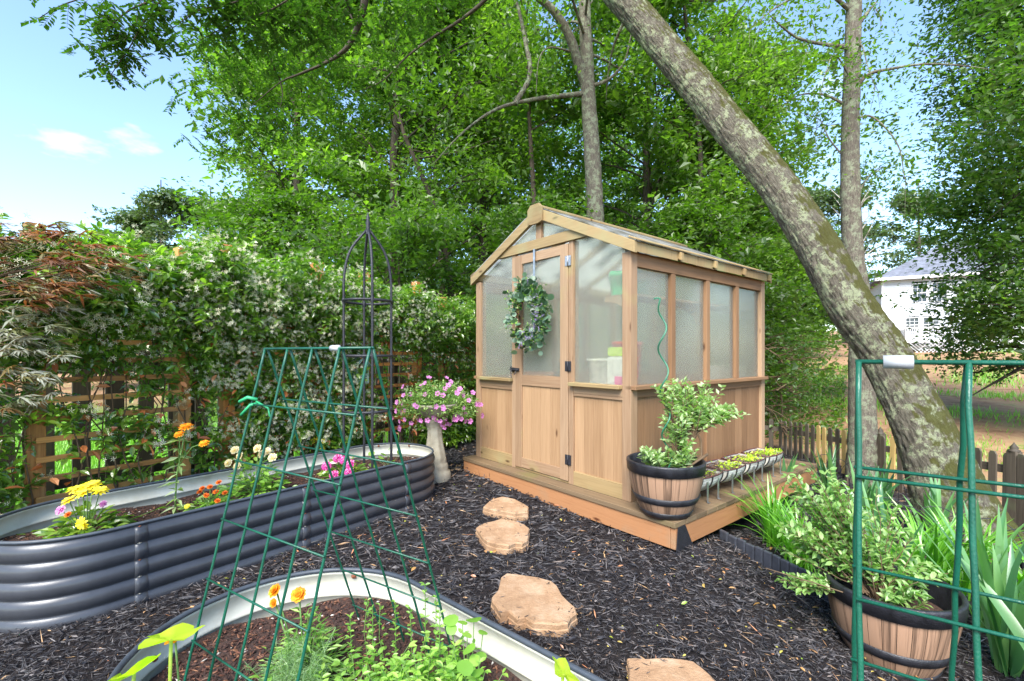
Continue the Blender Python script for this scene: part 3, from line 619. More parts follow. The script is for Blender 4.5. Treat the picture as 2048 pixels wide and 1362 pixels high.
# back wall
part('bottom_rail', [(-1.92, -.08, 2.24, 2.296, 0, .115)], CED); part('window_sill', [(-1.92, -.08, 2.24, 2.33, .83, .86)], CED)
part('wall_panel', [(-1.92 + i * .115, -1.92 + (i + 1) * .115 - .0016, 2.26, 2.28, .1, .83) for i in range(16)], CEDPAN, bev=.0015)
for x0 in (-.72, -1.34): part('window_stud', [(x0, x0 + .06, 2.24, 2.296, .861, 2.05)], CED)
for a, b in ((-1.92, -1.34), (-1.28, -.72), (-.66, -.08)):
    pa = [(a, .861), (b, .861), (b, min(2.05, zb(-b if -b < 1 else -b))), (a, min(2.05, zb(-a)))]
    pprism('window_pane', pa, 2.262, 2.268, POLY, bev=0)
part('tie_beam', [(-1.6, -.4, 2.25, 2.30, 2.05, 2.137)], CED)
# door
door = NM(); dr = part('door', [(-1.338, -1.24, -.006, .03, .022, 2.03), (-.73, -.639, -.006, .03, .022, 2.03), (-1.239, -.731, -.004, .03, 1.945, 2.029), (-1.239, -.731, -.004, .03, .80, .90), (-1.239, -.731, -.004, .03, .024, .118)], CED)
part('door_panel', [(-1.239 + i * .127, -1.239 + (i + 1) * .127 - .0035, .008, .024, .118, .80) for i in range(4)], CEDPAN, parent=dr, bev=.0015)
part('door_pane', [(-1.24, -.73, .012, .018, .90, 1.945)], POLY, parent=dr, bev=0)
for z, mt_ in ((.16, BLACKM), (.95, BLACKM), (1.84, GREYM)):
    h = part('hinge', [(-.668, -.637, -.0095, -.0065, z, z + .085), (-.634, -.603, -.0095, -.0005, z, z + .085)], mt_, parent=dr, bev=.001)
    m = NM(); tube(m, [(-.6355, -.011, z), (-.6355, -.011, z + .085)], .005, 8)
    for dz in (.015, .042, .07):
        for xk in (-.655, -.615): lathe(m, [(.0045, 0), (.003, .002), (0, .0025)], 8, c=(0, 0, 0)); m.v[-1] = np.array([(xk + p[0], -.010 - p[2], z + dz + p[1]) for p in m.v[-1]])
    m.build('hinge_pin', mt_, dr)
m = NM(); box(m, -1.395, -1.35, -.016, -.0, .925, .965); box(m, -1.335, -1.27, -.018, -.0065, .93, .962)
tube(m, [(-1.40, -.022, .945), (-1.33, -.026, .946), (-1.27, -.022, .944)], .007, 8); tube(m, [(-1.345, -.02, .95), (-1.35, -.045, .945), (-1.345, -.05, .905)], .006, 8)
tube(m, [(-1.375, -.022, .94), (-1.378, -.03, .97), (-1.36, -.032, .975)], .005, 6); tube(m, [(-1.30, -.022, .94), (-1.295, -.034, .915), (-1.31, -.036, .9)], .005, 6)
m.build('latch', BLACKM, dr, bevel=.002)
# shelf inside with brackets
m = NM(); box(m, -.34, -.07, .12, 2.2, 1.545, 1.565); m.build('shelf', CED, GT)
for y0 in (.10, 1.1, 2.17):
    pprism('shelf_bracket', [(-.07, 1.36), (-.066, 1.543), (-.33, 1.543), (-.33, 1.515), (-.22, 1.50), (-.13, 1.44), (-.10, 1.36)], y0, y0 + .03, CED)
BX = GT.matrix_basis.copy()
def inside(name, label, cat, m, mat, x, y, z):
    o = m.build(name, mat); o.location = (Matrix.Translation((C0[0], C0[1], .2)) @ Matrix.Rotation(R(-50.8), 4, 'Z')) @ Vector((x, y, z)); o.rotation_euler = (0, 0, R(-50.8)); return tag(o, label, cat)
GRBIN = plain('green_bin', (.05, .55, .22), .4); REDP = plain('red_plastic', (.75, .03, .03), .4); LIMEP = plain('lime_bag', (.55, .8, .02), .5); PAPER = plain('white_bag', (.8, .8, .8), .6); MAGP = plain('magenta_print', (.8, .05, .35), .5); TERR = plain('terracotta', (.62, .26, .10), .8)
m = NM(); lathe(m, [(.095, 0), (.12, .15), (.128, .15), (.128, .19), (.118, .19), (.09, .01)], 4); inside('storage_bin', 'green plastic bin standing on the shelf inside the greenhouse', 'bin', m, GRBIN, -.26, .22, 1.566)
wb = thing('potting_bench', 'timber potting bench along the right wall inside the greenhouse', 'bench', (C0[0], C0[1], .2), R(-50.8))
part('bench_top', [(-.68, -.09, .15, 2.15, .74, .775)], CED, wb)
for x, y in ((-.67, .16), (-.67, 2.08), (-.15, .16), (-.15, 2.08)): part('bench_leg', [(x, x + .05, y, y + .05, 0, .739)], CED, wb)
pbg = thing('potting_soil_bag', 'white and lime bag with magenta print on the potting bench inside the greenhouse', 'bag', tuple((Matrix.Translation((C0[0], C0[1], .2)) @ Matrix.Rotation(R(-50.8), 4, 'Z')) @ Vector((-.27, .24, .776))), R(-50.8))
part('bag_body', [(-.10, .08, -.07, .07, 0, .30)], PAPER, pbg, .02); part('bag_top', [(-.10, .08, -.06, .06, .302, .375)], LIMEP, pbg, .015); part('printed_patch', [(-.01, .07, -.075, -.0715, .05, .14)], MAGP, pbg, 0)
m = NM(); lathe(m, [(.09, 0), (.13, .40), (.135, .40), (.135, .43), (.12, .42)], 20); inside('plastic_bucket', 'tall red plastic bucket on the bench inside the greenhouse, behind the bag', 'bucket', m, REDP, -.50, .62, .776)
m = NM(); lathe(m, [(.11, 0), (.14, .26), (.15, .26), (.15, .28), (.13, .27)], 20); inside('plastic_bucket', 'white plastic bucket standing on the potting bench inside the greenhouse', 'bucket', m, PAPER, -.52, .32, .776)
m = NM(); lathe(m, [(.13, 0), (.20, .26), (.215, .26), (.215, .31), (.19, .31)], 24); lathe(m, [(.15, .27), (.22, .5), (.235, .5), (.235, .55), (.2, .55)], 24); inside('terracotta_pot', 'stacked terracotta pots on the floor at the left inside the greenhouse', 'flower pot', m, TERR, -1.6, .45, .35)
m = NM(); box(m, -.25, .25, -.2, .2, 0, .34); inside('plant_stand', 'low crate under the terracotta pots inside the greenhouse', 'crate', m, PINE, -1.6, .45, .002)
m = NM(); box(m, -.14, .14, -.18, .18, 0, .20); inside('storage_tub', 'pale translucent tub at the far end of the potting bench', 'tub', m, PAPER, -.25, 1.92, .776)
# ================================================================ lattice screens with board fence behind
def lp(t, o=0): return (P0[0] + DL[0] * t + NL[0] * o, P0[1] + DL[1] * t + NL[1] * o)
LROT = math.atan2(DL[1], DL[0])
def screen(t0, t1, mat, label, ztop=2.12, gaps=()):
    c = lp((t0 + t1) / 2); root = thing('lattice_screen', label, 'lattice screen', (*c, hz(*c)), LROT, 'lattice screens along the left border')
    h = (t1 - t0) / 2
    for s in (-1, 1): part('post', [(s * h - .045, s * h + .045, -.045, .045, -.1, ztop)], mat, root, .004)
    z = .36
    while z < ztop - .2:
        part('slat', [(-h - .005, h + .02, -.066, -.047, z, z + .036)], mat, root, .002); z += .125
    return root
screen(-.82, 0, LATT, 'brown lattice screen whose slats stand open behind the yellow daisies')
screen(.33, 1.18, LATTO, 'orange stained lattice screen almost buried in white flowering jasmine', 2.17)
screen(1.76, 2.57, LATTO, 'orange lattice screen with open lower slats behind the black garden obelisk', 2.14)
screen(3.06, 3.92, LATT, 'lattice screen behind the petunia urn, ending at the greenhouse', 2.0)
screen(-1.95, -1.14, LATT, 'lattice screen beyond the red maple, running out of the picture')
# board fence
bf = thing('board_fence', 'dark weathered board fence on the lawn side of the lattice screens', 'fence', (*lp(1.5, .5), 0), LROT)
for i in range(44):
    t = -3.6 + i * .205 + rg.uniform(-.01, .01); wd = .055 + rg.uniform(-.004, .006)
    part('fence_board', [(t - wd, t + wd, .0, .018, -.05, 1.33 + rg.uniform(-.01, .01))], PICK, bf, .002)
for z in (.3, 1.15): part('fence_rail', [(-3.8, 5.4, .02, .058, z, z + .085)], PICK, bf, .002)
for i in range(4): part('fence_post', [(-3.7 + i * 2.45, -3.61 + i * 2.45, .06, .15, -.1, 1.36)], PICK, bf, .003)
# insect house hanging on the screen post
ih = thing('insect_house', 'small pale green insect house with twigs hung beside the black obelisk', 'insect house', (*lp(1.60, -.10), .98), LROT)
GRN = plain('pale_green_paint', (.42, .52, .42), .7)
part('house_wall', [(-.075, -.065, -.08, .04, 0, .20), (.065, .075, -.08, .04, 0, .20), (-.064, .064, -.07, .035, 0, .01), (-.064, .064, .02, .035, .01, .24)], GRN, ih, .001)
m = NM(); prism(m, [(-.064, .012), (.064, .012), (.064, .105), (-.064, .105)], -.078, -.066); m.build('louvre_panel', GRN, ih)
part('louvre_slot', [(-.045, .045, -.0805, -.0785, .025 + i * .025, .035 + i * .025) for i in range(3)], BLACKM, ih, 0)
for s in (-1, 1):
    m = NM(); prism(m, [(0, .29), (s * .095, .19), (s * .095, .178), (0, .275)][::(1 if s < 0 else -1)], -.10, .05); m.build('house_roof', GREYM if 0 else GRN, ih)
m = NM()
for i in range(60):
    x = rg.uniform(-.055, .055); z = rg.uniform(.115, .26 - abs(x) * 1.05); tube(m, [(x, -.07, z), (x, .015, z)], .0045, 5, rnd=random.random())
m.build('twig_filling', TWIG, ih)
m = NM(); box(m, -.20, -.06, .052, .08, -.15, .42); hb = m.build('hanging_board', PICK); hb.location = (*lp(1.56, -.04), .95); hb.rotation_euler = (0, 0, LROT); tag(hb, 'grey weathered plank standing behind the insect house', 'plank')
# ================================================================ picket fence on the right
PK = [NM() for _ in range(4)]
def picket_mesh(mat, w_=.034, h=.86, top='flat'):
    m = NM(); prism(m, [(-w_, 0), (w_, 0), (w_, h - .03), (w_ * .55, h), (-w_ * .55, h), (-w_, h - .03)], 0, .017, rnd=random.random()); return m.mesh('picket', mat)
pm = [picket_mesh(PICK) for _ in range(5)]; pmy = picket_mesh(PICKY)
def picket_run(name, label, a, b, za, zb_, yellow=(), posts=(0, 1), sp=.125):
    a = np.array(a, float); b = np.array(b, float); L_ = np.linalg.norm(b - a); d = (b - a) / L_; rz = math.atan2(d[1], d[0])
    root = thing(name, label, 'fence', (a[0], a[1], 0), rz, 'weathered picket fence')
    n = int(L_ / sp); z_at = lambda s: za + (zb_ - za) * s / L_
    for i in range(n):
        s = (i + .5) * sp; o = bpy.data.objects.new('picket', pmy if i in yellow else random.choice(pm)); C.objects.link(o); o.parent = root
        o.location = (s, -.018, z_at(s) + rg.uniform(-.01, .01)); o.rotation_euler = (0, rg.normal(0, .012), 0)
    for z in (.17, .66):
        m = NM(); V = []
        for s in (0, L_):
            for y, zz in ((.0, 0), (.035, 0), (.035, .075), (.0, .075)): V.append((s, y, z_at(s) + z + zz))
        uvv = []; F = [(0, 1, 2, 3), (7, 6, 5, 4), (0, 4, 5, 1), (1, 5, 6, 2), (2, 6, 7, 3), (3, 7, 4, 0)]
        for f in F: uvv += [(V[i][0], V[i][2] + V[i][1]) for i in f]
        m.add(V, F, random.random(), uvv); m.build('rail', PICK, root)
    for f in posts:
        s = L_ * f; m = NM(); box(m, s - .038, s + .038, -.02, .056, z_at(s) - .25, z_at(s) + .88)
        lathe(m, [(.046, 0), (.046, .012), (.028, .02), (.034, .035), (.012, .065), (0, .09)], 8, (s, .015, z_at(s) + .88)); m.build('fence_post', PICK, root)
    return root
# near run beyond the iris bed, seen through the green trellis; depth falls towards the viewer on the right
FZ = lambda x, y: hz(x, y) - .02
fa, fm, fb_ = (4.55, 7.9), (4.68, 5.9), (4.85, 3.2)
picket_run('picket_fence', 'weathered picket fence section behind the iris clumps with two fresh yellow pickets', fa, fm, -.69, -.60, yellow=(7, 8, 11, 13), posts=(1,))
picket_run('picket_fence', 'dark weathered picket fence section at the foot of the leaning trunk', fm, fb_, -.60, -.44, yellow=(1,), posts=(.55,))
picket_run('picket_fence', 'grey picket fence section running behind the greenhouse', (3.2, 8.9), fa, -.62, -.69, posts=(0,))
picket_run('picket_fence', 'picket fence section nearest the viewer at the edge of the picture', fb_, (5.0, .6), -.44, -.25, posts=(0,))
# ================================================================ obelisk
OC = np.array([-1.25, 4.02]); ob = thing('garden_obelisk', 'tall black metal garden obelisk with domed top and finial in the long bed', 'obelisk', (OC[0], OC[1], .28))
r0 = .20
for i in range(4):
    a = R(27 + 90 * i); P = [(r0 * math.cos(a), r0 * math.sin(a), z) for z in np.linspace(-.12, 1.50, 12)]
    for s in np.linspace(0, 1, 16)[1:]:
        rr = r0 * np.interp(s, [0, .2, .34, .45, .54, .65, .74, .83, .91, .96, 1], [1, 1, .97, .93, .87, .77, .64, .46, .27, .16, .06]); P.append((rr * math.cos(a), rr * math.sin(a), 1.50 + s * .59))
    m = NM(); tube(m, P, .0115, 8); m.build('leg', BLACKM, ob)
for z in (.53, 1.0, 1.47):
    m = NM(); P = [(( r0 + .004) * math.cos(q), (r0 + .004) * math.sin(q), z) for q in np.linspace(0, 2 * math.pi, 40, endpoint=False)]; tube(m, P, .0115, 8, closed=True)
    for i in range(4): a = R(27 + 90 * i); lathe(m, [(.016, -.02), (.018, 0), (.016, .02)], 8, (r0 * math.cos(a), r0 * math.sin(a), z))
    m.build('ring', BLACKM, ob)
m = NM(); lathe(m, [(.02, 2.05), (.024, 2.08), (.012, 2.10), (.02, 2.115), (.013, 2.13), (.022, 2.15), (.012, 2.18), (.016, 2.195), (.004, 2.24), (0, 2.25)], 12); m.build('finial', BLACKM, ob)
# ================================================================ green A-frame trellises
def trellis(label, TL, ax, nrm, pitch, zt_, legs, cells, lf, lb, group, clips):
    """ax: unit axis of the top bar, lf/lb: per-cell xy offset of the two leaves"""
    root = thing('a_frame_trellis', label, 'trellis', (TL[0], TL[1], 0), group=group)
    ax = np.array(ax)
    for lf_, nm in ((lf, 'front_leaf'), (lb, 'rear_leaf')):
        lx = np.array(lf_[:2]); dz = lf_[2]; m = NM()
        off = np.array(lf_[3])
        for i in range(legs):
            b0 = ax * pitch * i + off; e = b0 + lx * cells
            P = [(*(b0 + lx * cells * s), zt_ + dz * cells * s) for s in np.linspace(0, 1, 24)]
            P = [(p[0] + rg.normal(0, .0006), p[1] + rg.normal(0, .0006), p[2]) for p in P]
            tube(m, P, .0036, 10)
        for k in range(0, cells):
            b0 = off + lx * k; b1 = b0 + ax * pitch * (legs - 1); z = zt_ + dz * k
            e = ax * .004; rr = .0026 if k else .0033
            o2 = nrm * (.0085 if k else 0)
            tube(m, [(*(b0 - e + o2), z), (*(b1 + e + o2), z)], rr, 8)
        m.build('wire_leaf', GREEN, root)
    for s in clips:
        m = NM(); p = ax * s; q = ax * (s + (.033 if cells == 8 else .03))
        tube(m, [(*p, zt_), (*q, zt_)], .0095 if cells == 8 else .008, 12); m.build('clip', CLIP, root)
    return root
ax1 = np.array([.339, -.2125 - .03]); ax1 = np.array([.387, -.243]); ax1 /= np.linalg.norm(ax1)
trellis('green wire folding trellis standing in the near metal bed', (-.736, 1.38), ax1, np.array([-.0, -1]) * .0 + np.array([-.5, -.8]) * .6, .457 / 4, 1.314, 5, 7, (-.0293, -.0186, -.162, (0, 0)), (.0254, .0524, -.156, (.004, .007)), 'green wire folding trellises', (.31,))
ax2 = np.array([.81, -.586])
trellis('green wire folding trellis close to the camera, in front of the barrel pot', (.510, .681), ax2, np.array([-.58, -.81]) * .8, .1154, 1.288, 5, 8, (-.0145, -.0205, -.162, (-.002, -.0025)), (.0137, .022, -.16, (.002, .0025)), 'green wire folding trellises', (.028,))
m = NM()
for q, (P, wd) in enumerate([([(-.80, 1.36, 1.158), (-.77, 1.35, 1.172), (-.745, 1.355, 1.165)], .011), ([(-.79, 1.35, 1.12), (-.76, 1.345, 1.15), (-.74, 1.36, 1.155)], .009), ([(-.745, 1.35, 1.16), (-.70, 1.33, 1.142), (-.69, 1.32, 1.12)], .006)]): tube(m, P, wd * .5, 6)
o = m.build('plant_tie', TIEM); tag(o, 'green plant tie knotted round the left leg of the wire trellis', 'plant tie')
# ================================================================ barrel pots
def barrel_pot(label, loc, rr=1.0, tilt=(0, 0)):
    root = thing('barrel_pot', label, 'flower pot', loc, random.random(), 'wood look barrel pots'); root.rotation_euler[0] = tilt[0]; root.rotation_euler[1] = tilt[1]
    R_ = [(0.150, 0), (.168, .03), (.197, .09), (.222, .16), (.241, .25), (.250, .32), (.252, .355)]
    rad = lambda z: np.interp(z, [a[1] for a in R_], [a[0] for a in R_])
    n = 30
    for i in range(n):
        a0 = 2 * math.pi * i / n + .004; a1 = 2 * math.pi * (i + 1) / n - .004; V = []; uv = []; zs = np.linspace(.002, .352, 9); rn = random.random(); off = random.random() * 20
        for z in zs:
            for a in (a0, (a0 + a1) / 2, a1): r_ = rad(z) * (1.0 if a != (a0 + a1) / 2 else 1.004); V.append((r_ * math.cos(a), r_ * math.sin(a), z))
        F = []
        for j in range(8):
            for q in range(2): F.append((j * 3 + q, j * 3 + q + 1, j * 3 + q + 4, j * 3 + q + 3)); uv += [(zs[j] + off, q * .03 + off), (zs[j] + off, q * .03 + .03 + off), (zs[j + 1] + off, q * .03 + .03 + off), (zs[j + 1] + off, q * .03 + off)]
        if i == 0: st = NM()
        st.add(V, F, rn, uv, True)
    st.build('stave_wall', STAVE, root)
    m = NM(); lathe(m, [(rad(.30) + .004, .298), (.257, .30), (.262, .36), (.261, .368), (.254, .372), (.243, .370), (.240, .362), (.236, .30), (.205, .15), (.15, .03)], 72); m.build('rim_band', BLACKP, root)
    m = NM(); lathe(m, [(rad(.105) + .001, .104), (rad(.105) + .007, .107), (rad(.15) + .007, .147), (rad(.15) + .001, .15)], 72); m.build('hoop_band', BLACKP, root)
    m = NM(); lathe(m, [(.0, -.001), (.15, -.001), (.157, .0), (rad(.045) + .006, .042), (rad(.045) + .001, .046)], 72); m.build('base_band', BLACKP, root)
    m = NM(); lathe(m, [(.212, .262), (.15, .268), (.08, .262), (0, .27)], 40); m.build('soil', SOIL, root)
    return root
PB1 = (1.06, 3.20, .2)
barrel_pot('wood look barrel pot with black bands standing on the deck corner', PB1)
PB2 = (1.755, 2.15, -.13)
barrel_pot('wood look barrel pot with black bands standing in the mulch behind the green trellis', PB2)
# spiral stake
m = NM(); n = 150; z0, z1 = .40, 1.68; P = []
for i in range(n):
    s = i / (n - 1); z = z0 + (z1 - z0) * s; a = 2 * math.pi * (z - z0) / .30 + 2.2; am = .030 * min(1, s * 8) * min(1, (1 - s) * 9 + .15)
    P.append((1.085 - .055 * s + am * math.cos(a), 3.21 + am * math.sin(a), z))
P.append((P[-1][0] - .02, P[-1][1], P[-1][2] + .004)); P.append((P[-1][0] - .025, P[-1][1], P[-1][2] - .006))
tube(m, P, .0062, 8); o = m.build('spiral_stake', SPIRAL); tag(o, 'green spiral plant stake rising from the pot on the deck', 'plant stake')
# ================================================================ half barrel troughs on the deck
GTM = Matrix.Translation((C0[0], C0[1], .2)) @ Matrix.Rotation(R(-50.8), 4, 'Z')
TL_ = ['half barrel trough nearest the big barrel pot, with mulch and few seedlings', 'second half barrel trough from the barrel pot, dense lime seedlings along its edge', 'third half barrel trough from the barrel pot', 'half barrel trough at the far end of the deck, filled with seedlings']
LSEED = LLIME
def trough(i, y0):
    p = GTM @ Vector((.235, y0 + .18, 0)); root = thing('half_barrel_trough', TL_[i], 'planter', tuple(p), R(-50.8 + 90), 'half barrel troughs in a row on the deck')
    # local x runs along the barrel (deck length), local y towards the greenhouse
    Lh, Rr = .162, .135; zc = .185
    na, nl = 18, 9; wob = lambda s: 1 - .13 * (s ** 2)
    st = NM()
    for a_i in range(na):
        a0 = math.pi + math.pi * a_i / na + .006; a1 = math.pi + math.pi * (a_i + 1) / na - .006; rn = random.random(); off = random.random() * 20
        V = []; uv = []; F = []; ls = np.linspace(-1, 1, nl)
        for s in ls:
            for a in (a0, a1): V.append((s * Lh, Rr * wob(s) * math.cos(a), zc + Rr * wob(s) * math.sin(a)))
        for j in range(nl - 1): F.append((j * 2, j * 2 + 2, j * 2 + 3, j * 2 + 1)); uv += [(ls[j] + off, 0), (ls[j + 1] + off, 0), (ls[j + 1] + off, .03), (ls[j] + off, .03)]
        st.add(V, F, rn, uv)
    for sx in (-1, 1):
        V = [(sx * Lh * .97, Rr * .87 * math.cos(a), zc + Rr * .87 * math.sin(a)) for a in np.linspace(math.pi, 2 * math.pi, 17)]; st.add(V, [tuple(range(17))[::sx]], .5, [(v[2], v[1]) for v in V])
    st.build('stave_wall', STAVEG, root)
    for s0 in (-.93, -.2, .93):
        m = NM(); P = [(s0 * Lh, (Rr * wob(s0) + .002) * math.cos(a), zc + (Rr * wob(s0) + .002) * math.sin(a)) for a in np.linspace(math.pi, 2 * math.pi, 19)]
        V = []; 
        for p_ in P: V += [(p_[0] - .009, p_[1], p_[2]), (p_[0] + .009, p_[1], p_[2])]
        V = np.array(V); nn = V - np.array([0, 0, zc]) * 1; nn[:, 0] = 0; nn /= np.linalg.norm(nn, axis=1)[:, None]; V2 = V + nn * .003
        k = len(V); F = [(2 * j, 2 * j + 2, 2 * j + 3, 2 * j + 1) for j in range(18)]; F2 = [tuple(q + k for q in f) for f in F]; F3 = [(2 * j, 2 * j + k, 2 * j + 2 + k, 2 * j + 2) for j in range(18)] + [(2 * j + 1, 2 * j + 3, 2 * j + 3 + k, 2 * j + 1 + k) for j in range(18)]
        m.add(np.vstack([V, V2]), F2 + F3); m.build('band', BLACKM, root)
    m = NM(); out = []
    for s in np.linspace(-1, 1, 12): out.append((s * Lh, -Rr * wob(s), zc))
    for s in np.linspace(1, -1, 12): out.append((s * Lh, Rr * wob(s), zc + 0.0))
    tube(m, out, .005, 6, closed=True); m.build('rim', BROWNP, root)
    for sx in (-.55, .42):
        for sy in (-1, 1):
            m = NM(); x = sx * Lh; y = sy * Rr * .93; V = []
            box(m, x - .010, x + .010, min(y, y + sy * .004), max(y, y + sy * .004), .001, zc - .03); box(m, x - .010, x + .010, min(y, y + sy * .02), max(y, y + sy * .02), .0005, .004)
            m.build('leg', GREYM, root)
    m = NM(); V = []
    for a_ in np.linspace(-1, 1, 14):
        for b_ in np.linspace(-1, 1, 9): V.append((a_ * Lh * .97, b_ * Rr * wob(a_) * .97, zc - .018 + rg.normal(0, .003)))
    m.add(V, [(i2 * 9 + j, i2 * 9 + 9 + j, i2 * 9 + 10 + j, i2 * 9 + 1 + j) for i2 in range(13) for j in range(8)]); so = m.build('soil', SOIL, root)
    n = 500; P = np.column_stack([rg.uniform(-.95, .95, n) * Lh, rg.uniform(-.85, .85, n) * Rr, rg.uniform(zc - .018, zc - .004, n)])
    m = NM(); scatter(m, OCT[0], OCT[1], P, rot_frames(unit(n, 0, .3)), np.column_stack([rg.uniform(.01, .035, n), rg.uniform(.004, .01, n), rg.uniform(.003, .006, n)]), rg.uniform(.55, .99, n) * .0 + rg.choice([.3, .8, .88, .92, .96, .99], n))
    tag(m.build('mulch_bits', MULCH, root), kind='stuff')
    # seedlings
    n = [50, 95, 110, 170][i]; P = np.column_stack([rg.uniform(-.9, .9, n) * Lh, (-.85 + 1.1 * rg.random(n) ** 1.5) * Rr * .95, zc + rg.uniform(-.005, .03, n)])
    m = NM(); scatter(m, *LEAF8, P, rot_frames(unit(n, .25, .6), rg.normal(0, .6, n)), rg.uniform(.014, .032, n), rg.random(n))
    for j in range(0, n, 4): tube(m, [(P[j][0], P[j][1], zc - .02), tuple(P[j])], .001, 3, caps=False)
    o = m.build('seedlings', LSEED); o.location = tuple(p); o.rotation_euler = (0, 0, R(39.2)); tag(o, kind='stuff'); tag(o, 'lime green seedlings in the ' + ['trough nearest the big barrel pot', 'second trough from the barrel pot', 'third trough from the barrel pot', 'farthest trough on the deck'][i], 'seedlings', 'seedlings in the troughs')
for i in range(4): trough(i, .34 + .385 * i)
# ================================================================ pedestal urn with petunias
BBP = (-.77, 4.62, .045)
bb = thing('pedestal_urn', 'cast stone pedestal with shallow bowl beside the end of the long bed', 'urn', BBP)
m = NM(); lathe(m, [(0, -.03), (.155, -.03), (.16, .0), (.16, .05), (.15, .085), (.13, .10), (.135, .13), (.125, .16), (.115, .175), (.098, .20)], 40)
m.build('pedestal_base', CONC, bb)
m = NM(); prof = [(.118, .17), (.105, .25), (.085, .36), (.073, .44), (.072, .50), (.088, .55), (.105, .575), (.11, .60), (.10, .61)]
kk = 48; a = np.arange(kk) * 2 * math.pi / kk
V = np.array([[(r_ * (1 + .045 * math.cos(8 * t_ + z * 5) * (0 if z < .2 or z > .54 else 1)) * math.cos(t_), r_ * (1 + .045 * math.cos(8 * t_ + z * 5) * (0 if z < .2 or z > .54 else 1)) * math.sin(t_), z) for t_ in a] for r_, z in [(np.interp(z, [p[1] for p in prof], [p[0] for p in prof]), z) for z in np.linspace(.17, .61, 30)]]).reshape(-1, 3)
m.add(V, [(i * kk + j, i * kk + (j + 1) % kk, (i + 1) * kk + (j + 1) % kk, (i + 1) * kk + j) for i in range(29) for j in range(kk)], smooth=True); m.build('pedestal_column', CONC, bb)
m = NM(); lathe(m, [(.06, .605), (.10, .625), (.17, .67), (.205, .72), (.225, .735), (.232, .75), (.225, .76), (.20, .75), (.15, .72), (0, .71)], 48); m.build('bowl', CONC, bb)
# ================================================================ border edging, wire hoops, dark pipe
m = NM(); pts_ = [(1568, 1082), (1600, 1092), (1640, 1110), (1700, 1140), (1760, 1165)]; W = [U(a, b, -.02) for a, b in [(1440, 1068), (1475, 1085), (1510, 1102), (1545, 1118), (1580, 1135), (1615, 1152), (1650, 1168), (1700, 1200)]]
for i in range(len(W) - 1):
    a, b = W[i], W[i + 1]; d = (b - a); L_ = d.length; Mx = Matrix.Translation(a) @ Matrix.Rotation(math.atan2(d.y, d.x), 4, 'Z')
    za = hz(a.x, a.y) + .02
    for q in range(2):
        box(m, q * L_ / 2 + .003, (q + 1) * L_ / 2 - .003, -.012, .012, -.12, .035 + rg.uniform(-.004, .004), Mx)
EDGE = plain('edging_plastic', (.05, .055, .07), .45); o = m.build('lawn_edging', EDGE, bevel=.008); tag(o, 'dark plastic edging strip between the mulch and the lily bed', 'edging')
def hoops(name, label, P):
    root = thing(name, label, 'wire edging', (P[0][0], P[0][1], 0), group='black wire hoop edging')
    for i in range(len(P) - 1):
        a = np.array(P[i]); b = np.array(P[i + 1]); z0 = hz(*a)
        for (w0, w1, h) in ((0, 1, .40), (.25, .75, .30), (.55, 1.3, .36)):
            m = NM(); Q = [(*(a - np.array(P[0]) + (b - a) * (w0 + (w1 - w0) * (.5 - .5 * math.cos(t_)))), z0 + (h - .16) + .16 * math.sin(t_)) for t_ in np.linspace(0, math.pi, 16)]
            Q = [(Q[0][0], Q[0][1], z0 - .05)] + Q + [(Q[-1][0], Q[-1][1], z0 - .05)]; tube(m, Q, .003, 5); m.build('hoop', BLACKM, root)
hoops('wire_hoop_edging', 'low black wire hoops in front of the leaning trunk', [(2.55, 3.35), (2.78, 3.22), (3.0, 3.08), (3.2, 2.9), (3.4, 2.72)])
hoops('wire_hoop_edging', 'black wire hoops before the fresh yellow pickets', [(3.35, 5.2), (3.62, 5.1), (3.9, 4.95), (4.15, 4.75)])
m = NM(); tube(m, [(3.25, 2.95, hz(3.3, 2.9) + .2), (3.55, 3.0, hz(3.5, 3.0) + .19), (3.9, 3.05, hz(3.9, 3.0) + .17)], .055, 14); o = m.build('drain_pipe', BLACKP); tag(o, 'black corrugated pipe lying behind the leaning trunk by the fence', 'pipe')
# ================================================================ house beyond the trees
HX, HY = 28.2, 35.3; hg = hz(30, 36) - .3; print('HG', hg)
hs = thing('white_house', 'two storey white clapboard house with grey roof beyond the trees', 'house', (HX, HY, hg), R(-30))
def clap(m, x0, x1, y, z0, z1, holes=(), st=.16):
    z = z0
    while z < z1 - .01:
        zt2 = min(z + st, z1); segs = [(x0, x1)]
        for hx0, hx1, hz0, hz1 in holes:
            if zt2 > hz0 + .01 and z < hz1 - .01:
                ns = []
                for a, b in segs:
                    if hx0 > a and hx0 < b: ns.append((a, hx0))
                    if hx1 < b and hx1 > a: ns.append((hx1, b))
                    if hx1 <= a or hx0 >= b: ns.append((a, b))
                segs = ns
        for a, b in segs: m.add([(a, y - .03, z), (b, y - .03, z), (b, y, zt2), (a, y, zt2), (a, y + .02, z), (b, y + .02, z)], [(0, 1, 2, 3), (4, 5, 1, 0)])
        z = zt2
ztop = 7.0 - hg
WH = ztop
wins = [(1.75, 2.65, WH - 1.95, WH - .5), (2.85, 3.75, WH - 1.95, WH - .5), (1.35, 2.2, WH - 4.15, WH - 3.0), (2.35, 3.3, WH - 4.15, WH - 3.0), (6, 6.9, WH - 1.95, WH - .5), (8.5, 9.4, WH - 1.95, WH - .5), (6, 6.9, WH - 4.15, WH - 3.0), (8.5, 9.4, WH - 4.15, WH - 3.0)]
m = NM(); clap(m, 0, 12, 0, 0, WH, wins); m.build('wall', WHITE, hs)
